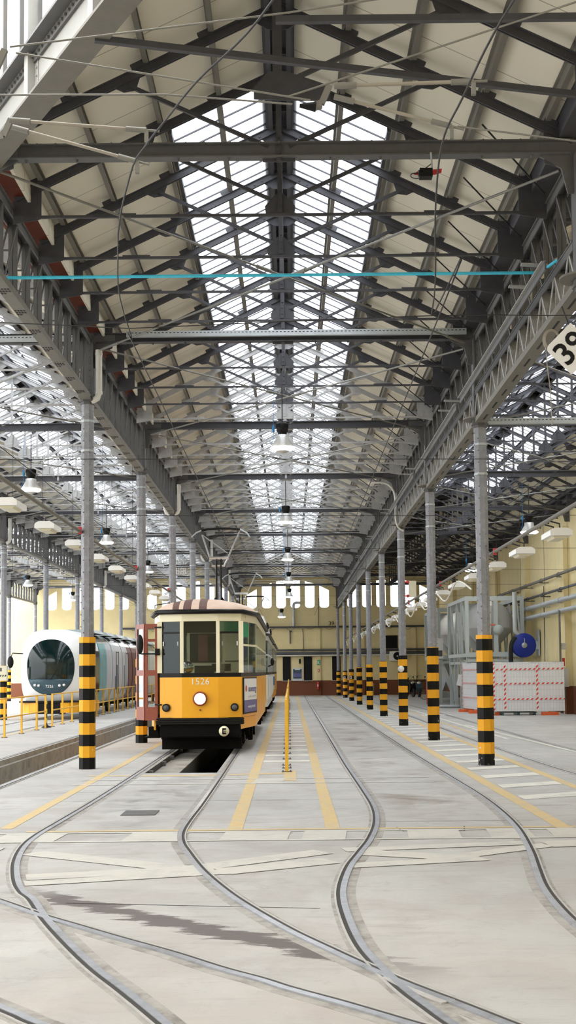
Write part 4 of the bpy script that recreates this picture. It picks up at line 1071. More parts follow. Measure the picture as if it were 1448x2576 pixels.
        if i in (1,2):
            m = MB()
            for dy in (0,.75): m.box(W+.005,y0+1.0+dy,1.75,.015,.03,1.9)
            m.box(W+.006,y0+1.37,2.66,.015,.78,.03); m.build('door_seal', M['black'], o)
        m = MB(); m.lathe([(0,-.05),(.29,-.05),(.29,.05),(0,.05)],16,(.72,(y0+y1)/2,.30),'x'); m.lathe([(0,-.05),(.29,-.05),(.29,.05),(0,.05)],16,(-.72,(y0+y1)/2,.30),'x'); m.tube([(-.7,(y0+y1)/2,.3),(.7,(y0+y1)/2,.3)],.05,8); m.build('wheelset', M['black'], o)
    for j in JO[:-1]:
        m = MB(); n = 32; rg = [out(2*PI*k/n,.97) for k in range(n)]
        vs = [(x,j-.14,z) for x,z in rg]+[(x,j+.14,z) for x,z in rg]; m.add(vs, [(k,(k+1)%n,(k+1)%n+n,k+n) for k in range(n)], 0, True)
        m.build('bellows', M['rubber'], t)
    for y in (8.6,9.0,9.3,11.5): m = MB(); m.tube([(W+.02,y,1.0),(W+.02,y,2.1 if y > 8.7 else 1.6)],.014,6); m.build('print_line', M['sirio_blue'], t)
    return t
modern_tram((-9.05,45.5,0))
# ------------------------------------------------------------------ lamps
def pendant(loc, label, group, drop):
    t = thing('pendant_lamp', loc, label, 'lamp', group)       # origin at the rim
    m = MB(); m.lathe([(.10,.30),(.135,.29),(.14,.22),(.262,.015),(.255,0),(.235,.0),(.12,.21),(.11,.28)],28); m.build('reflector', M['lamp_glass'], t)
    m = MB(); m.lathe([(0,-.055),(.12,-.05),(.21,-.03),(.258,.0),(.262,.02),(.0,.02)],24); m.build('lamp_lens', M['lamp_glow'], t, 'glowing white lens')
    m = MB(); m.lathe([(0,-.10),(.07,-.08),(.15,-.052)],16); m.build('wire_guard', M['lamp_glass'], t)
    m = MB(); m.lathe([(.09,.28),(.10,.36),(.125,.37),(.125,.44),(.13,.45),(.13,.53),(.11,.55),(0,.55)],20)
    for k in range(20):
        a = 2*PI*k/20; m.box(.13*math.cos(a),.13*math.sin(a),.49,.012,.012,.08,0,a)
    m.build('gear_housing', M['black'], t)
    m = MB(); m.tube([(0,0,.55),(0,0,drop)],.012,6); m.build('hanger', M['wire'], t)
    m = MB(); m.lathe([(.012,.52),(.03,.44),(.028,.38),(.012,.36)],10,(-.19,0,0)); m.tube([(-.19,0,.36),(-.2,0,.2),(-.25,0,.1)],.006,5); m.tube([(-.19,0,.52),(-.18,0,drop)],.005,5); m.build('blue_plug', M['blue_light'], t)
    return t
p0 = None
def put_lamp(x, y, z, label, group, drop):
    global p0
    if p0 is None: p0 = pendant((x,y,z), label, group, drop); return p0
    return copy_tree(p0, (x,y,z), label, group)
for i in range(5): put_lamp(-.12+.03*i,25.7+12.95*i,6.5,'bell-shaped pendant lamp under the central ridge, %s from the open end' % ORD[i],'pendant lamps of the central bay',1.45)
put_lamp(-.55,83.5,5.5,'small pendant lamp hanging low before the end wall','pendant lamps of the central bay',1.45)
for i in range(4): put_lamp(-6.7,31.2+12.95*i,6.5,'pendant lamp above the track beside the white modern tram, %s from the open end' % ORD[i],'pendant lamps of the left bay',1.45)
for i in range(2): put_lamp(-14.1,65+13.5*i,6.5,'distant pendant lamp at the left, %s in its bay' % ORD[i],'pendant lamps of the far left bay',1.45)
for i in range(3): put_lamp(7.1+.3*i,35.5+13.5*i,5.75,'pendant lamp in the right-hand bay above the tanks, %s from the open end' % ORD[i],'pendant lamps of the right bay',1.5)

def boxlamp(loc, label, group):
    t = thing('box_lamp', loc, label, 'lamp', group)
    m = MB(); m.plate([(-.16,-.02),(.16,-.02),(.16,.05),(.10,.09),(-.10,.09),(-.16,.05)],[],(0,-.32,0),(1,0,0),(0,0,1),(0,.64,0)); m.build('lamp_housing', M['white_paint'], t)
    m = MB(); m.plate([(-.11,-.021),(.11,-.021),(.08,-.055),(-.08,-.055)],[],(0,-.24,0),(1,0,0),(0,0,1),(0,.48,0)); m.build('diffuser', M['box_cream'], t)
    for y in (-.2,.2): m = MB(); m.tube([(0,y,.08),(0,y,.16),(.14 if loc[0] < 0 else -.14,y,.2)],.012,6); m.build('hanger', M['wire'], t)
    return t
bl = {}
for side, x, x2, z, y0, n in (('left',-3.98,-3.80,4.12,17.2,20),('right',3.92,3.74,3.66,17.6,20)):
    for i in range(n):
        y = y0+2.667*i; lab = 'white box lamp on the conduit along the %s column row, %s from the open end' % (side, ORD[i]); loc = (x,y,z+(-.006*i if side == 'left' else 0))
        if side not in bl: bl[side] = boxlamp(loc, lab, 'box lamps on the %s conduit' % side)
        else: copy_tree(bl[side], loc, lab)
    mb = MB(); mb.tube([(0,0,0),(0,70,-.12 if side == 'left' else 0)],.032,8)
    o = mb.build('lamp_conduit', M['chord']); o.location = (x2,14.2,z+.2); tag(o, 'grey conduit carrying the box lamps along the %s column row' % side, 'conduit')
    for k in range(1,4):
        mb = MB(); mb.box(0,0,0,.06,.06,.12); o = mb.build('conduit_clamp', M['red']); o.location = (x2,Y0+DY*k-.13,z+.2)
        tag(o, 'small red clamp holding the lamp conduit at the %s %s column' % (ORD[k-1], side), 'clamp', 'red conduit clamps')

# ------------------------------------------------------------------ downpipes, boxes and signs on the columns
def downpipe(x, y, label, s):
    mb = MB(); mb.tube([(0,0,.95),(0,0,.15),(-s*.03,0,.06),(-s*.14,0,0)],.065,12); mb.lathe([(.072,.13),(.072,.18)],12); mb.lathe([(.072,.85),(.072,.90)],12)
    o = mb.build('downpipe', M['pipe_white']); o.location = (x,y,6.72); tag(o, label, 'downpipe', 'white downpipes')
downpipe(XL+.21,21.95,'white rainwater downpipe beside the head of the near left column',1)
for k in (3,5,7):
    for s in (-1,1): downpipe(XL+s*.21,Y0+DY*k-.05,'white downpipe on the %s of the %s column in the left row' % ('right' if s > 0 else 'left', ORD[k-1]), s)
downpipe(XL-BW+.25,45.9,'white downpipe on the column behind the white modern tram',1)
downpipe(XL-BW+.25,69.9,'white downpipe on a distant column of the row behind the modern tram',1)
t = thing('control_box', (XR+.34,37.95,4.28), 'cream control box strapped to the third right-hand column', 'control box')
m = MB(); m.box(0,0,0,.22,.18,.50); m.build('casing', M['box_cream'], t)
for z in (-.22,.22): m = MB(); m.ball((-.15,-.02,z),.05,10,8); m.bar((-.36,0,z),(-.1,0,z),.04,.04); m.build('clamp_knob', M['red'], t, 'dark red clamp')
mb = MB(); mb.lathe([(0,0),(.10,0),(.10,-.01),(0,-.01)],24,(0,0,0),'y'); o = mb.build('round_sticker', M['white_paint']); o.location = (XR-.07,37.85,1.77); tag(o, 'round white sticker on the third right-hand column', 'sticker')
for k, z in ((6,1.35),(7,1.30)):
    mb = MB(); mb.box(0,0,0,.13,.008,.15); mb.lathe([(0,-.008),(.045,-.008),(0,-.009)],16,(0,0,0),'y',1); o = mb.build('notice', [M['ad_white'],M['red']]); o.location = (XR-.05,Y0+DY*(k+1)-.15,z)
    tag(o, 'small white notice with red spot on the %s right-hand column' % ORD[k], 'notice', 'small notices on far columns')
t = thing('cable_coil', (3.06,13.75,5.52), 'tan coil of cable hanging beside the 39 sign', 'cable coil')
m = MB()
for i in range(5): m.tube([((.075+.006*i)*math.cos(2*PI*k/24),.006*i,(.105+.006*i)*math.sin(2*PI*k/24)) for k in range(24)],.006,5,0,False,True)
m.build('loops', M['insulator'], t); m = MB(); m.tube(spline([(-.07,0,-.08),(-.06,0,-.3),(-.03,0,-.6),(-.02,0,-1.0)]),.006,5); m.build('tail', M['insulator'], t)
t = thing('number_sign', (3.27,13.7,5.40), 'white diamond sign reading 39 at the right edge', 'sign'); t.rotation_euler = (0,-math.radians(45),0)
m = MB(); r = .07; S = .215; pts = []
for cx, cy, a0 in ((S-r,S-r,0),(-S+r,S-r,PI/2),(-S+r,-S+r,PI),(S-r,-S+r,1.5*PI)):
    rr = r if a0 in (PI/2,) else .012; cx2 = (abs(cx)+r-rr)*(1 if cx > 0 else -1); cy2 = (abs(cy)+r-rr)*(1 if cy > 0 else -1)
    pts += [(cx2+rr*math.cos(a0+PI/2*k/5), cy2+rr*math.sin(a0+PI/2*k/5)) for k in range(6)]
m.plate(pts, [], (0,0,0), (1,0,0), (0,0,1), (0,.008,0)); m.build('sign_plate', M['ad_white'], t)
text_mesh('39', .38, 'sign_digits', M['black'], t, (0,-.004,0), bold=.006)
m = MB(); m.tube([(.18,.01,.2),(.30,.05,.42)],.008,6); m.build('sign_hanger', M['wire'], t)

# hanging red and black device on the nearest crossbeam
t = thing('signal_device', (1.68,13.9,7.60), 'red plate with a black box hanging under the nearest crossbeam', 'signal device')
m = MB(); m.tube([(.04,0,.22),(.05,0,.0)],.012,6); m.build('hanger', M['galv'], t)
m = MB(); m.plate([(-.17,-.05),(-.12,.0),(.17,.03),(.16,-.03),(.08,-.06),(-.10,-.06)],[],(0,0,0),(1,.1,.05),(0,.35,.93),(0,.012,0)); m.build('plate', M['red'], t)
m = MB(); m.box(-.03,-.04,-.055,.15,.12,.10); m.lathe([(.04,-.02),(.035,.03)],12,(-.10,-.07,-.06),'x'); m.build('box', M['black'], t)
m = MB(); m.tube(spline([(-.10,-.04,-.04),(-.19,-.04,-.05),(-.20,-.04,-.09),(-.13,-.04,-.11),(-.08,-.04,-.08)]),.006,5); m.tube([(-.05,-.04,0),(.05,0,.09)],.006,5); m.build('cable', M['wire'], t)

# ------------------------------------------------------------------ overhead line
def wire(pts, r, label, name='overhead_wire', mt='wire', cat='wire', group=None, sub=6):
    p = spline(pts, sub) if len(pts) > 2 else [Vector(q) for q in pts]
    o0 = p[0].copy(); mb = MB(); mb.tube([q-o0 for q in p], r, 6); o = mb.build(name, M[mt]); o.location = o0; return tag(o, label, cat, group)
wire([(.35,6.0,5.8),(-.16,7.33,5.8),(-.60,8.1,5.8),(-.885,8.7,5.8),(-1.07,9.1,5.8),(-1.27,9.66,5.8),(-1.62,11.4,5.8),(-1.88,14.3,5.8),(-1.9,22,5.78),(-1.9,86,5.70)],.008,'black contact wire curving over the track of the yellow tram')
wire([(1.6,6.2,5.8),(1.37,7.35,5.8),(1.27,8.4,5.8),(1.22,9.15,5.8),(1.33,10.5,5.8),(1.66,13.6,5.8),(1.76,18,5.78),(1.76,86,5.70)],.008,'black contact wire over the empty track on the right')
wire([(-5.15,12,5.8),(-5.15,86,5.7)],.008,'contact wire over the open pit in the left bay'); wire([(-9.05,14,5.8),(-9.05,86,5.7)],.008,'contact wire over the white modern tram')
wire([(6.9,12,5.6),(5.25,24,5.6),(5.25,52,5.6)],.008,'contact wire running through the right-hand bay')
wire([(-8,14.2,6.05),(-3.9,14.25,5.95),(-1.9,14.3,5.86)],.006,'thin span wire from the left girder to the left contact wire','span_wire')
wire([(-1.9,14.3,5.86),(1.66,13.9,5.86),(3.3,14.0,5.88),(6,14,5.9)],.006,'thin span wire between the contact wires in front of the crossbeam','span_wire')
for k in range(1,8):
    y = Y0+DY*k-.2
    wire([(-11,y,5.65),(XL,y,5.62)],.006,'cross span wire over the left bay at the %s column' % ORD[k-1],'span_wire',group='cross span wires')
    wire([(XL,y,5.62),(XR,y,5.55)],.006,'cross span wire over the central bay at the %s column' % ORD[k-1],'span_wire',group='cross span wires')
    wire([(XR,y,5.55),(XWALL,y,5.5)],.006,'cross span wire over the right bay at the %s column' % ORD[k-1],'span_wire',group='cross span wires')
for i in range(9):
    wire([(-9.9+.75*i,30.02,7.75),(-9.9+.75*i,30.02,4.3)],.005,'thin hanging net wire in the left bay, %s from the left' % ORD[i],'net_wire',group='hanging net wires of the left bay')
for i in range(9):
    wire([(4.3+.75*i,38.02,7.85),(4.3+.75*i,38.02,4.0)],.005,'thin hanging net wire in the right bay, %s from the left' % ORD[i],'net_wire',group='hanging net wires of the right bay')
wire([(2.5,37.75,7.62),(3.0,37.75,7.62),(3.26,37.75,7.45),(3.36,37.75,7.1),(3.36,37.75,6.5),(3.44,37.75,6.22),(3.6,37.8,6.1)],.03,'pale curved conduit bending down at the third right-hand column head','curved_conduit','pipe_white','conduit')
fp = []
for k in range(5,36): fp.append((3.62,14+2.0*k,3.62-(.30 if k % 2 else 0.0)))
wire(fp,.018,'pale cable drooping in loops below the conduit along the right-hand columns','festoon_cable','pipe_white','cable')
# pull-off arms: pale insulated rods with end sockets
def arm(p, q, label, r=.014, socket=True, name='pull_off_rod'):
    p, q = Vector(p), Vector(q); d = (q-p).normalized(); t = thing(name, p, label, 'insulated rod')
    m = MB(); m.tube([Vector(), q-p], r, 8); m.build('rod', M['insulator'] if socket else M['rod'], t)
    m = MB(); m.tube([d*.0,d*.16], r*1.7, 8)
    m.build('end_socket', M['rod'], t); m = MB()
    if socket: m.tube([q-p-d*.16,q-p], r*1.6, 8); m.tube([q-p-d*.02,q-p+d*.10], r*.7, 6); m.bar(q-p+Vector((0,0,.0)),q-p+Vector((0,0,-.10)),.03,.03)
    m.build('end_socket', M['rod'], t); return t
arm((-2.139, 9.15, 6.028), (-1.077, 9.15, 5.935), 'upper pale insulated rod from the left edge to the left contact wire')
arm((-2.244, 9.6, 6.187), (-1.205, 9.6, 5.883), 'lower pale insulated rod from the left edge to the left contact wire')
arm((0.356, 8.4, 5.903), (1.353, 8.4, 5.926), 'upper pale insulated rod right of centre holding the right contact wire')
arm((0.384, 9.1, 6.166), (1.289, 9.1, 5.92), 'lower pale insulated rod right of centre holding the right contact wire')
wire([(-1.92, 8.2, 6.108), (0.03, 8.2, 6.336)], .007, 'thin pale rod across the top left to the ridge', 'stay_rod', 'rod', 'rod')
wire([(0.03, 8.2, 6.336), (0.802, 8.2, 6.449)], .007, 'thin pale rod at the top above the ridge', 'stay_rod', 'rod', 'rod')
wire([(-1.946, 8.5, 6.223), (0.186, 8.5, 5.848)], .007, 'thin pale rod sloping from the top left to the central insulator', 'stay_rod', 'rod', 'rod')
wire([(-2.109, 8.7, 6.008), (-0.885, 8.7, 5.999)], .007, 'thin straight rod from the left edge at roof level', 'stay_rod', 'rod', 'rod')
wire([(0.025, 8.5, 5.876), (2.127, 8.5, 6.564)], .007, 'long thin rod rising to the top right corner', 'stay_rod', 'rod', 'rod')
wire([(1.335, 9.1, 5.919), (2.249, 9.1, 5.793)], .007, 'thin wire continuing right from the lower insulated rod', 'stay_rod', 'rod', 'rod')
wire([(-0.885, 8.7, 5.999), (0.057, 8.7, 5.916)], .007, 'thin wire leading to the central insulator', 'stay_rod', 'rod', 'rod')
def bracket(loc, label, mir=1):
    t = thing('insulator_bracket', loc, label, 'bracket')
    m = MB(); m.bar((0,0,0),(mir*.06,0,-.14),.03,.045); m.bar((mir*.06,0,-.14),(mir*.12,0,-.16),.05,.05); m.build('arm', M['rod'], t)
    m = MB(); m.tube([(mir*.10,0,-.16),(mir*.22,0,-.15)],[.04,.015],8); m.build('insulator', M['black'], t); return t
bracket((0.329, 8.6, 6.006), 'grey insulator bracket near the ridge holding the right pull-off rods', -1)
bracket((-2.165, 9.3, 6.105), 'grey insulator bracket at the left edge holding the left pull-off rods', -1)
bracket((-2.003, 8.4, 6.194), 'dark insulator fitting at the top left edge', -1)
mb = MB(); mb.tube([(-2.6,0,0),(0,.0,.0),(7.05,0,0)],.022,8); o = mb.build('cyan_pipe', M['cyan_paint']); o.location = (-3.70,15.6,6.93); tag(o,'bright cyan pipe stretched right across below the roof','pipe')
mb = MB(); mb.tube([(0,0,0),(.12,-.35,.02),(.6,-.5,.06)],.022,8); o = mb.build('cyan_pipe', M['cyan_paint']); o.location = (3.42,15.5,6.97); tag(o,'short cyan pipe end behind the right girder at the right edge','pipe')

# ------------------------------------------------------------------ yellow handrails
def fence(name_pts, base, h, label, group, rails=(1.0,.5), plate=(.16,.10), r=.022, ax='y'):
    """posts along +y from base"""
    t = thing('handrail', (base[0],base[1],0), label, 'handrail', group)
    y0, y1 = name_pts[0], name_pts[-1]
    for y in name_pts:
        m = MB(); m.box(0,y,h/2,.055,.055,h); p = m.build('post', M['fence_yellow'], t)
        m = MB(); m.box(0,y,.006,plate[0],plate[1],.012)
        for sx in (-1,1): m.lathe([(.012,.012),(.012,.03),(0,.032)],6,(sx*plate[0]*.38,y,0))
        m.build('foot_plate', M['girder'], p)
    m = MB(); m.tube([(0,y0,h*rails[0]-.02),(0,y1,h*rails[0]-.02)],r,8); m.build('top_rail', M['fence_yellow'], t)
    if len(rails) > 1: m = MB(); m.tube([(0,y0,h*rails[1]),(0,y1,h*rails[1])],r,8); m.build('middle_rail', M['fence_yellow'], t)
    return t
fx = -7.78
for i, ys in enumerate(([24.6,26.7,28.8,30.9,33.0,35.1,37.2,38.5],[39.6,41.4,43.2,44.9,46.8,48.7,50.4,52.0,53.6],[54.6,56.3,58.0,59.7,61.4,63.1],[64.2,66,68,70,72,74,76])):
    fence([y-ys[0] for y in ys], (fx,ys[0]), 1.08, ['long yellow handrail at the left edge in front of the white modern tram','yellow handrail alongside the white modern tram behind the near striped column','yellow handrail between the two left striped columns','distant yellow handrail seen through the open tram door'][i], 'yellow handrails of the left bay')
ys = [20.9]; y = 22.3
for i, (a, n) in enumerate(((20.9,1),(22.35,9),(38.2,9),(54.2,9),(70.2,5))):
    pts = [1.6*j for j in range(n)] if n > 1 else [0,.8]
    fence(pts, (-.075-.006*i,a), 1.24, ['short end handrail piece nearest the open end beside the yellow tram','yellow handrail seen end-on along the floor hatching, nearest long run','second long run of the end-on yellow handrail','third run of the end-on yellow handrail','last run of the end-on yellow handrail'][i], 'end-on yellow handrails of the central bay', plate=(.17,.10))
def bol_mat():
    m, nt, b = _new('bollard_stripes'); N, L = nt.nodes, nt.links
    tc = N.new('ShaderNodeTexCoord'); sp = N.new('ShaderNodeSeparateXYZ'); L.new(tc.outputs['Object'], sp.inputs[0])
    a = N.new('ShaderNodeMath'); a.operation = 'MODULO'; a.inputs[1].default_value = .30; L.new(sp.outputs[2], a.inputs[0])
    c = N.new('ShaderNodeMath'); c.operation = 'GREATER_THAN'; c.inputs[1].default_value = .15; L.new(a.outputs[0], c.inputs[0])
    mx = N.new('ShaderNodeMix'); mx.data_type = 'RGBA'; L.new(c.outputs[0], mx.inputs[0]); mx.inputs[6].default_value = (.012,.012,.012,1); mx.inputs[7].default_value = (.85,.6,.05,1); L.new(mx.outputs[2], b.inputs['Base Color']); M['bollard'] = m
bol_mat()
t = thing('chain_post', (-7.86,39.05,0), 'thin black and yellow striped post between two handrails by the modern tram', 'post')
m = MB(); m.tube([(0,0,.02),(0,0,.86)],.03,10); m.build('pole', M['bollard'], t); m = MB(); m.lathe([(.16,0),(.16,.02),(.04,.08),(.035,.12)],16); m.build('foot', M['black'], t)
# electric cabinet on the column behind the modern tram
t = thing('electric_cabinet', (XL-BW+.03,45.55,1.48), 'cream electric cabinet with hazard stripes on a striped column, left edge', 'cabinet')
m = MB(); m.box(0,0,.28,.46,.22,.56); m.build('casing', M['box_cream'], t)
m = MB(); m.box(-.02,-.115,.42,.13,.01,.13); m.build('vent', M['girder'], t)
m = MB()
for i in range(5): m.plate([(-.21+.09*i,.16),(-.17+.09*i,.16),(-.14+.09*i,.22),(-.18+.09*i,.22)],[],(0,-.113,0),(1,0,0),(0,0,1),(0,-.003,0))
m.build('warning_stripes', M['black'], t)

# ------------------------------------------------------------------ end wall details
YW = YEND-.02
wn2 = 20
for x0, x1 in ((-.53,.04),(.98,1.57),(3.02,3.62)):
    wn2 += 1; mb = MB(); mb.box((x0+x1)/2,YEND-.03,1.92,x1-x0,.05,1.72)
    for i in range(16): mb.box((x0+x1)/2,YEND-.06,1.12+.105*i,x1-x0-.06,.01,.05)
    w = struct(mb.build('window_%d' % wn2, M['black'])); mb = MB(); mb.box((x0+x1)/2,YEND-.05,1.05,x1-x0+.1,.1,.04); mb.build('window_sill', M['tank_grey'], w)
t = thing('poster', (.52,YW-.02,1.05), 'blue and grey poster on the end wall between two dark shutters', 'poster')
m = MB(); m.box(0,0,.46,.72,.015,.92); m.build('poster_sheet', M['ad_grey'], t)
m = MB(); m.box(0,-.009,.47,.62,.004,.62); m.box(-.25,-.009,.80,.12,.004,.10); m.box(.25,-.009,.80,.12,.004,.10); m.build('picture', M['sirio_blue'], t)
m = MB()
for i in range(6): m.ball((-.22+.09*i,-.012,.55+.03*(i%2)),.03,8,6,0,(1,.2,1.2)); m.box(-.22+.09*i,-.013,.40,.07,.004,.26)
m.build('printed_group', M['ad_purple'], t)
t = thing('exit_sign', (2.04,YW-.13,2.35), 'green emergency exit sign on a pilaster of the end wall', 'sign')
m = MB(); m.box(0,0,0,.22,.012,.36); m.build('sign_plate', M['green_sign'], t)
m = MB(); m.box(.02,-.008,.0,.05,.004,.14); m.ball((.03,-.009,.10),.028,8,6,0,(1,.2,1)); m.bar((.0,-.008,-.02),(-.06,-.008,-.10),.004,.03); m.bar((.03,-.008,-.05),(.07,-.008,-.13),.004,.03); m.box(-.07,-.008,.03,.03,.004,.2); m.build('running_figure', M['ad_white'], t)
mb = MB(); mb.box(0,0,0,.12,.012,.22); mb.box(0,-.008,0,.05,.004,.13,1); o = mb.build('fire_sign', [M['red'],M['ad_white']]); o.location = (2.05,YW-.13,1.78); tag(o,'small red and white fire sign below the exit sign','sign')
t = thing('fire_extinguisher', (2.0,YW-.22,.45), 'red fire extinguisher hanging on the end wall pilaster', 'fire extinguisher')
m = MB(); m.lathe([(.07,0),(.085,.03),(.085,.42),(.06,.50),(.025,.53),(.025,.56)],18); m.build('cylinder', M['red'], t)
m = MB(); m.box(0,0,.58,.10,.05,.05); m.tube([(.03,0,.58),(.12,-.02,.5),(.11,-.02,.2)],.012,6); m.build('valve_and_hose', M['black'], t); m = MB(); m.box(-.03,-.084,.25,.06,.006,.16); m.build('instruction_label', M['ad_white'], t)
for z, r, x0, x1, lab, mt in ((2.86,.05,-12,10.4,'lowest pipe along the end wall above the shutters','pipe_white'),(3.02,.10,-12,10.4,'thick dark pipe along the end wall','pipe_dark'),(3.22,.045,-12,10.4,'upper thin pipe along the end wall','pipe_dark'),(3.30,.03,-12,10.4,'topmost thin pipe of the end wall group','chord')):
    mb = MB(); mb.tube([(x0,0,0),(x1,0,0)],r,10)
    x = x0+.8
    while x < x1: mb.box(x,.08,0,.03,.16,.05); x += 2.4
    o = mb.build('wall_pipe', M[mt]); o.location = (0,YEND-.30,z); tag(o, lab, 'pipe', 'pipes along the end wall')
mb = MB(); mb.box(-.5,0,0,23,.35,.03)
for i in range(7): mb.tube([(-12,-.14+.05*i,.06+.02*(i%3)),(11,-.14+.05*i,.06+.015*((i+1)%3))],.03,6)
for i in range(16):
    x = -11.5+1.4*i; mb.tube(spline([(x,-.18,.03),(x+.35,-.2,-.10-.05*(i%3)),(x+.7,-.18,.03)],4),.012,5)
o = mb.build('cable_rack', M['pipe_dark']); o.location = (0,YEND-.28,4.85); tag(o,'dark rack of cables running along the end wall','cable rack')
text_mesh('39', .40, 'wall_number', M['black'], wall_back, (3.0,YEND-.09,5.15))
mb = MB(); mb.tube([(0,0,0),(0,0,1.5),(.05,0,1.66),(.2,0,1.72),(.5,0,1.70)],.10,10); o = mb.build('wall_duct', M['galv']); o.location = (.28,YEND-.2,4.95); tag(o,'grey bent vent duct below the arched windows','duct')
mb = MB(); mb.box(0,0,0,.09,.08,.95); mb.box(.06,0,.4,.14,.08,.08); o = mb.build('wall_conduit', M['pipe_dark']); o.location = (0.02,YEND-.1,4.2); tag(o,'short dark conduit hanging from the cable rack','conduit')
wire([(.92,YEND-.08,4.8),(.96,YEND-.07,4.2),(.98,YEND-.07,3.3)],.02,'loose dark cable hanging down the end wall','wall_cable')
wire([(2.1,YEND-.08,7.0),(2.05,YEND-.08,5.0)],.02,'dark cable on the end wall below the fifth arched window','wall_cable')
t = thing('loudspeaker', (.70,YEND-.25,2.45), 'small dark loudspeaker under the pipes on the end wall', 'loudspeaker'); m = MB(); m.box(0,0,0,.14,.16,.34); m.build('cabinet', M['black'], t); m = MB(); m.box(.12,.05,-.02,.08,.1,.2); m.build('bracket', M['box_cream'], t)
t = thing('air_conditioner', (7.55,YEND-.32,2.42), 'white outdoor air conditioning unit on the end wall of the right bay', 'air conditioner')
m = MB(); m.box(0,0,.34,.86,.36,.68); m.build('casing', M['white_paint'], t)
m = MB(); m.lathe([(0,-.19),(.27,-.19),(.29,-.185),(.29,-.15)],28,(.12,0,.34),'y'); f = m.build('fan_grille', M['black'], t); m = MB(); m.lathe([(0,-.20),(.05,-.20),(.05,-.19)],12,(.12,0,.34),'y'); m.build('fan_hub', M['white_paint'], f)
for x in (-.3,.3): m = MB(); m.bar((x,.3,-.02),(x,-.15,-.02),.04,.04); m.build('bracket', M['galv'], t)
mb = MB(); mb.lathe([(.17,0),(.20,.02),(.22,.75),(.23,.8),(.19,.82),(0,.82)],16); o = mb.build('waste_bin', M['tank_grey']); o.location = (5.75,YEND-.7,0); tag(o,'grey waste bin against the brown dado behind the right-hand columns','bin')
mb = MB(); mb.box(0,0,0,.9,.03,1.1); o = mb.build('dark_grille', M['black']); o.location = (7.3,YEND-.02,3.7); struct(o); o.name = 'window_30'

# ------------------------------------------------------------------ motor scooters and bicycle
def scooter(loc, rz, label, col):
    t = thing('motor_scooter', loc, label, 'motor scooter', None, rz)      # faces -y
    for y in (-.62,.62):
        m = MB(); m.lathe([(.20,-.05),(.27,-.06),(.29,0),(.27,.06),(.20,.05)],22,(0,y,.29),'x'); w = m.build('wheel', M['rubber'], t)
        m = MB(); m.lathe([(0,-.03),(.19,-.03),(.19,.03),(0,.03)],14,(0,y,.29),'x'); m.build('rim', M['galv'], w)
    m = MB(); m.box(0,.1,.38,.28,.9,.14); m.plate([(.15,.35),(.75,.35),(.9,.62),(.80,.80),(.10,.78),(.0,.45)],[],(-.15,0,0),(0,1,0),(0,0,1),(.30,0,0)); m.plate([(-.50,.36),(-.22,.36),(-.34,.95),(-.50,.98),(-.66,.6)],[],(-.19,0,0),(0,1,0),(0,0,1),(.38,0,0)); m.build('body', col, t)
    m = MB(); m.bar((-.08,-.62,.29),(-.10,-.42,.95),.05,.05); m.bar((.08,-.62,.29),(.10,-.42,.95),.05,.05); m.tube([(-.36,-.36,1.06),(0,-.42,1.0),(.36,-.36,1.06)],.025,8); m.build('fork_and_handlebar', M['black'], t)
    m = MB(); m.ball((0,-.52,.92),.11,14,10,0,(1.2,.7,1)); m.build('headlamp', M['chrome'], t)
    m = MB(); m.plate([(.05,.78),(.85,.82),(.95,.90),(.5,.92),(.05,.86)],[],(-.14,0,0),(0,1,0),(0,0,1),(.28,0,0)); m.build('seat', M['seat_dark'], t)
    m = MB(); m.plate([(-.6,.95),(-.48,.98),(-.36,1.38),(-.42,1.4)],[],(-.2,0,0),(0,1,0),(0,0,1),(.4,0,0)); m.build('wind_shield', M['pane_clear'], t)
    for s in (-1,1):
        m = MB(); m.tube([(s*.3,-.38,1.06),(s*.36,-.36,1.26)],.01,6); m.ball((s*.38,-.36,1.30),.05,10,6,0,(1.2,.4,.8)); m.build('rear_mirror', M['black'], t)
    return t
s1 = scooter((7.75,78.6,0), .25, 'dark motor scooter with top box parked by the end wall, left one', M['black'])
m = MB(); m.box(0,.95,1.10,.40,.38,.32); m.build('top_box', M['black'], s1)
scooter((8.30,77.9,0), -.15, 'dark blue motor scooter parked by the end wall, between the other scooter and the bicycle', M['sirio_blue'])
t = thing('bicycle', (8.35,71.4,0), 'dark bicycle half hidden behind the second right-hand column', 'bicycle', None, 1.0)
for y in (-.52,.52):
    m = MB(); m.tube([(0,y+.33*math.cos(2*PI*k/28),.34+.33*math.sin(2*PI*k/28)) for k in range(28)],.018,6,0,False,True); w = m.build('wheel', M['rubber'], t)
    m = MB()
    for k in range(12): m.tube([(0,y,.34),(0,y+.32*math.cos(2*PI*k/12),.34+.32*math.sin(2*PI*k/12))],.003,4)
    m.build('spokes', M['galv'], w)
m = MB(); m.tube([(0,.52,.34),(0,.05,.30),(0,.18,.80),(0,-.38,.78),(0,.05,.30)],.018,6); m.tube([(0,.52,.34),(0,.17,.72)],.012,6); m.tube([(0,-.52,.34),(0,-.36,.95)],.016,6); m.build('frame', M['black'], t)
m = MB(); m.tube([(-.28,-.30,1.0),(0,-.36,.97),(.28,-.30,1.0)],.014,6); m.build('handlebar', M['black'], t); m = MB(); m.box(0,.2,.88,.14,.26,.06); m.build('saddle', M['seat_dark'], t)

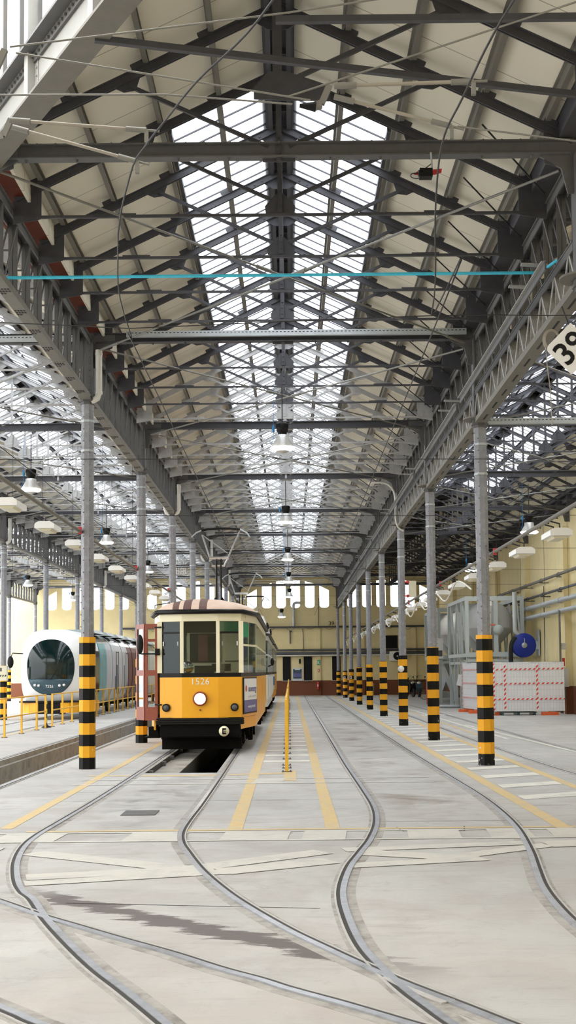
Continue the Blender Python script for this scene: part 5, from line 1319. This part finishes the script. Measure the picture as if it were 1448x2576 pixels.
# ------------------------------------------------------------------ silo tanks in container frames
def silo(loc, label, simple=False):
    t = thing('silo_tank', loc, label, 'tank', 'silo tanks in frames'); W, D, Z0, Z1 = 2.4, 5.9, 2.28, 4.92
    m = MB(); b = .15
    for x in (0,W):
        for y in (0,D): m.box(x,y,(Z0+Z1)/2,b,b,Z1-Z0)
        for z in (Z0+.08,Z1-.08): m.bar((x,0,z),(x,D,z),.10,.16)
        for q in range(3): m.bar((x,.3+1.9*q,Z0+.1),(x,1.2+1.9*q,Z1-.1),.07,.09); m.bar((x,2.1+1.9*q if q < 2 else D,Z0+.1),(x,1.2+1.9*q,Z1-.1),.07,.09)
        m.box(x,1.6,(Z0+Z1)/2,.09,.09,Z1-Z0)
    for y in (0,D):
        for z in (Z0+.1,Z1-.1): m.bar((0,y,z),(W,y,z),.12,.20)
    m.box(W*.52,.0,(Z0+Z1)/2,.18,.10,Z1-Z0-.04); m.bar((.0,.05,Z0-.16),(W,.05,Z0-.16),.12,.12)
    m.build('container_frame', M['frame_grey'], t)
    m = MB(); n = 28
    for cy in (1.55,4.3):
        pr = [(0.05,Z0+.10),(1.12,3.55),(1.12,3.57),(1.10,3.75),(1.02,4.05),(.85,4.38),(.6,4.62),(.3,4.74),(0,4.76)]
        m.lathe(pr, n, (W/2,cy,0), 'z', 0, 1, 1.22)
    m.build('vessel', M['tank_grey'], t)
    m = MB(); m.lathe([(0,-.10),(.22,-.10),(.22,-.05),(0,-.05)],24,(W*.56,-.02,3.45),'y'); m.build('round_hatch', M['frame_grey'], t)
    m = MB(); m.tube([(W*.40,-.12,4.5),(W*.40,-.12,1.2)],.06,10); m.box(W*.40,-.1,4.6,.2,.14,.2); m.build('filler_pipe', M['white_paint'], t)
    m = MB()
    for x in (.05,W-.05):
        for y in (.15,2.2,4.2,D-.15): m.box(x,y,Z0/2,.16,.14,Z0)
        m.bar((x,.15,.35),(x,2.2,1.9),.08,.08); m.bar((x,2.2,.35),(x,.15,1.9),.08,.08); m.bar((x,.15,Z0-.25),(x,D-.15,Z0-.25),.1,.12); m.bar((x,4.2,.35),(x,D-.15,1.9),.08,.08)
    m.bar((0,.15,.25),(W,.15,.25),.1,.1); m.build('support_legs', M['frame_grey'], t)
    m = MB(); m.bar((.35,1.6,2.2),(1.0,.8,.35),.35,.35); m.box(.6,1.0,.35,.8,.8,.5); m.build('screw_conveyor', M['galv'], t)
    m = MB(); m.bar((1.2,4.3,2.2),(.4,3.2,.3),.3,.3); m.build('screw_conveyor', M['galv'], t)
    if not simple:
        m = MB(); m.tube([(W*.34,-.16,3.62),(W*.50,-.14,3.68)],.03,6); m.build('valve_lever', M['orange'], t)
    return t
s1 = silo((7.72,52.6,0), 'grey silo tank in a white-grey container frame behind the tarpaulin fence')
silo((7.68,62.3,0), 'second grey silo tank, partly hidden behind the front one', True)
t = thing('switch_cabinet', (7.42,60.4,2.3), 'pale grey switch cabinet with green lamp between the two silo tanks', 'cabinet')
m = MB(); m.box(0,0,.5,.40,.5,1.0); m.build('casing', M['white_paint'], t); m = MB(); m.ball((-.1,-.255,.75),.03,8,6); m.build('indicator', M['green_blind'], t); m = MB(); m.box(0,-.26,.25,.3,.02,.3); m.build('panel', M['girder'], t); m = MB(); m.bar((-.1,0,-2.3),(-.1,0,0),.08,.08); m.build('stand', M['frame_grey'], t)
mb = MB(); mb.lathe([(.28,0),(.29,.05),(.29,.82),(.28,.88),(0,.88)],20); mb.lathe([(.30,.3),(.30,.33)],20); mb.lathe([(.30,.58),(.30,.61)],20); o = mb.build('oil_drum', M['red']); o.location = (7.15,61.2,0); tag(o,'dark red drum behind the second right-hand column','drum')
mb = MB(); mb.tube(spline([(0,0,.07),(.35,-.5,.07),(.9,-.7,.07),(1.3,-.6,.07)]),.07,10); o = mb.build('flexible_hose', M['galv']); o.location = (6.6,56.0,0); tag(o,'grey flexible hose lying on the floor by the tank legs','hose')
mb = MB(); mb.box(0,0,0,.36,.02,.5); o = mb.build('notice_board', M['white_paint']); o.location = (7.63,54.0,1.25); o.rotation_euler = (0,.25,0); tag(o,'white notice hanging crooked on the tank support leg','notice')

# ------------------------------------------------------------------ tarpaulin fence with hazard tape
def tape_mat():
    m, nt, b = _new('hazard_tape'); N, L = nt.nodes, nt.links
    tc = N.new('ShaderNodeTexCoord'); sp = N.new('ShaderNodeSeparateXYZ'); L.new(tc.outputs['Object'], sp.inputs[0])
    def mt(op, a, c):
        x = N.new('ShaderNodeMath'); x.operation = op
        for i, q in ((0,a),(1,c)):
            if isinstance(q,(int,float)): x.inputs[i].default_value = q
            else: L.new(q, x.inputs[i])
        return x.outputs[0]
    s = mt('ADD', mt('ADD', sp.outputs[0], sp.outputs[1]), mt('MULTIPLY', sp.outputs[2], -1.0))
    f = mt('GREATER_THAN', mt('MODULO', mt('ADD', s, 50), .17), .09)
    mx = N.new('ShaderNodeMix'); mx.data_type = 'RGBA'; L.new(f, mx.inputs[0]); mx.inputs[6].default_value = (.85,.84,.82,1); mx.inputs[7].default_value = (.75,.06,.06,1); L.new(mx.outputs[2], b.inputs['Base Color']); M['tape'] = m
tape_mat()
def tarp_mat():
    m, nt, b = _new('tarpaulin'); N, L = nt.nodes, nt.links
    tc = N.new('ShaderNodeTexCoord'); br = N.new('ShaderNodeTexBrick'); mp = N.new('ShaderNodeMapping'); mp.inputs['Rotation'].default_value = (PI/2,0,0); L.new(tc.outputs['Object'], mp.inputs[0]); L.new(mp.outputs[0], br.inputs['Vector'])
    br.inputs['Scale'].default_value = 1.0; br.inputs['Brick Width'].default_value = .11; br.inputs['Row Height'].default_value = .24; br.inputs['Mortar Size'].default_value = .004; br.offset = 0
    br.inputs['Color1'].default_value = (.84,.84,.85,1); br.inputs['Color2'].default_value = (.80,.80,.82,1); br.inputs['Mortar'].default_value = (.58,.58,.6,1)
    L.new(br.outputs['Color'], b.inputs['Base Color']); b.inputs['Roughness'].default_value = .55; M['tarp'] = m
tarp_mat()
def tarp_panel(loc, rz, w, label, vert):
    t = thing('tarpaulin_screen', loc, label, 'screen', 'tarpaulin screens', rz); H0, H1 = .16, 1.98
    m = MB(); nx = 24; nz = 10; vs = []
    for j in range(nz+1):
        for i in range(nx+1): vs.append((w*i/nx, .012*math.sin(i*1.7+j*.9)*(1 if 0 < i < nx else 0), H0+(H1-H0)*j/nz+(.015*math.sin(i*.8) if j == nz else 0)))
    fs = [(j*(nx+1)+i, j*(nx+1)+i+1, (j+1)*(nx+1)+i+1, (j+1)*(nx+1)+i) for j in range(nz) for i in range(nx)]
    k = len(vs); m.add(vs+[(x,y+.03,z) for x,y,z in vs], fs+[tuple(q+k for q in f)[::-1] for f in fs], 0, True); m.build('tarpaulin', M['tarp'], t)
    m = MB(); m.tube([(.02,.05,.05),(.02,.05,H1),(w-.02,.05,H1),(w-.02,.05,.05)],.022,8); m.build('panel_frame', M['galv'], t)
    m = MB()
    for z in (1.72,1.18,.60): m.bar((0,-.022,z),(w,-.022,z+.02),.004,.06)
    for x in vert: m.bar((x,-.024,H0+.03),(x,-.024,H1-.03),.07,.004,0,(0,1,0))
    m.build('hazard_tape', M['tape'], t, 'red and white striped hazard tape'); return t
tarp_panel((7.62,45.5,0), -.11, 2.62, 'wide white tarpaulin fence panel with red and white tape before the tanks', (.02,.43,1.62))
tarp_panel((7.12,50.1,0), math.atan2(-4.55,.46), 4.6, 'white tarpaulin fence panel running back beside the tanks', (.05,4.5))
def foot(x, y, lab):
    mb = MB(); mb.plate([(-.32,0),(.32,0),(.30,.12),(-.30,.12)],[],(0,-.11,0),(1,0,0),(0,0,1),(0,.22,0)); mb.box(0,0,.125,.12,.12,.03); o = mb.build('barrier_weight', M['orange']); o.location = (x,y,0); tag(o, lab, 'weight', 'orange barrier weights')
foot(7.2,49.7,'orange plastic weight at the far left corner of the tarpaulin fence'); foot(7.55,45.75,'orange plastic weight at the near corner of the tarpaulin fence'); foot(9.7,45.4,'red-orange plastic weight near the wall end of the tarpaulin fence'); foot(7.35,47.9,'orange plastic weight midway along the receding tarpaulin fence')
t = thing('pallet', (8.55,45.9,0), 'dark pallet half hidden under the tarpaulin fence', 'pallet'); m = MB(); 
for i in range(5): m.box(0,-.32+.16*i,.11,1.4,.11,.03)
for x in (-.6,0,.6): m.box(x,0,.05,.10,.78,.10)
m.build('boards', M['sirio_blue'], t)

# ------------------------------------------------------------------ right wall services
t = thing('hose_reel', (10.05,52.0,2.75), 'blue drum hose reel on the right wall beside the tank', 'hose reel')
m = MB(); m.lathe([(.08,-.16),(.50,-.16),(.52,-.14),(.52,-.10),(.30,-.09),(.30,.09),(.52,.10),(.52,.14),(.08,.16)],32,(0,0,0),'y'); m.build('drum', M['blue'], t)
m = MB(); m.lathe([(0,-.19),(.12,-.19),(.12,-.15)],16,(0,0,0),'y'); m.bar((0,-.2,0),(.0,-.2,.30),.03,.03); m.build('hub', M['galv'], t)
m = MB(); m.box(.42,0,0,.36,.3,.34); m.box(.62,0,.1,.06,.5,1.1); m.build('wall_mount', M['galv'], t)
m = MB(); m.tube(spline([(-.2,0,.46),(-.34,0,.62),(-.36,0,.95),(-.36,0,2.3)]),.10,10); m.build('supply_duct', M['galv'], t, 'grey duct rising from the reel')
m = MB(); m.tube(spline([(-.36,-.1,.35),(-.55,-.1,.0),(-.58,-.1,-.8),(-.55,-.1,-2.0)]),.10,10); m.build('hose', M['rubber'], t)
for i, (z, r, mt, lab) in enumerate(((4.78,.05,'pipe_dark','thin dark pipe high on the right wall'),(4.36,.09,'galv','thick pipe along the right wall, upper of the pair'),(3.94,.085,'galv','thick pipe along the right wall, lower of the pair'),(5.35,.06,'chord','rusty pipe under the roof at the right wall'))):
    mb = MB(); mb.tube([(0,0,0),(0,44,0)],r,12)
    for k in range(14): mb.lathe([(r+.02,-.02),(r+.02,.02)],12,(0,1+3.2*k,0),'y'); mb.box(.16,1.3+3.2*k,-.08,.4,.05,.04)
    o = mb.build('wall_pipe', M[mt]); o.location = (XWALL-.36-.02*i,42,z); tag(o, lab, 'pipe', 'pipes along the right wall')
t = thing('fuse_box', (XWALL-.42,45.9,1.05), 'grey fuse box with pipe on the right wall pillar', 'fuse box')
m = MB(); m.box(0,0,.35,.42,.16,.72); m.build('casing', M['tank_grey'], t); m = MB(); m.tube([(-.08,0,.7),(-.08,0,2.9)],.04,8); m.tube([(.1,0,0),(.08,0,-.4),(-.1,0,-1.0)],.03,6); m.build('conduit', M['chord'], t)
mb = MB(); mb.box(0,0,0,.24,.08,.24); o = mb.build('junction_box', M['tank_grey']); o.location = (XWALL-.38,45.98,2.58); tag(o,'small grey junction box above the fuse box','box')
mb = MB(); mb.box(0,0,0,.10,.02,.30); o = mb.build('fire_sign', M['red']); o.location = (XWALL-.36,46.0,1.98); tag(o,'small red sign on the right wall pillar','sign')
wire([(XWALL-.1,47.5,5.2),(XWALL-.12,47.5,2.2)],.015,'thin vertical cable on the right wall, nearest','wall_cable',group='cables on the right wall'); wire([(XWALL-.1,50.5,5.2),(XWALL-.12,50.5,2.0)],.015,'thin vertical cable on the right wall, farther','wall_cable',group='cables on the right wall')
# ------------------------------------------------------------------ sky, camera
w = bpy.data.worlds.new('World'); SC.world = w; w.use_nodes = True; N, L = w.node_tree.nodes, w.node_tree.links
bg = N['Background']; tc = N.new('ShaderNodeTexCoord'); sp = N.new('ShaderNodeSeparateXYZ'); L.new(tc.outputs['Generated'], sp.inputs[0])
mr = N.new('ShaderNodeMapRange'); mr.inputs[1].default_value = -.05; mr.inputs[2].default_value = .9; mr.inputs[3].default_value = .40; mr.inputs[4].default_value = 1.25; L.new(sp.outputs[2], mr.inputs[0])
bg.inputs['Color'].default_value = (.97,.985,1.0,1); L.new(mr.outputs[0], bg.inputs['Strength'])
cam = bpy.data.cameras.new('camera'); co = bpy.data.objects.new('camera', cam); COL.objects.link(co)
R = Vector((.999952236,.000622207,-.00975386)); U = Vector((.00977369,-.0636584,.99792389)); Fw = Vector((0,.99797155,.06366144))
mtx = Matrix((R, U, -Fw)).transposed().to_4x4(); mtx.translation = (0,0,1.72); co.matrix_world = mtx
cam.sensor_fit = 'AUTO'; cam.sensor_width = 36; cam.lens = 36*3038/2576
cam.shift_x = -3.606/2576; cam.shift_y = 207.71/2576; cam.clip_end = 400; cam.clip_start = .05
SC.camera = co
SC.view_settings.view_transform = 'Standard'; SC.view_settings.look = 'None'; SC.view_settings.gamma = 1
SC.view_settings.use_curve_mapping = False; SC.view_settings.exposure = 2.74
SC.cycles.max_bounces = 10; SC.cycles.diffuse_bounces = 6; SC.cycles.transparent_max_bounces = 16; SC.cycles.glossy_bounces = 4
SC.cycles.sample_clamp_indirect = 6; SC.cycles.use_denoising = True
SC.cycles.caustics_reflective = False; SC.cycles.caustics_refractive = False
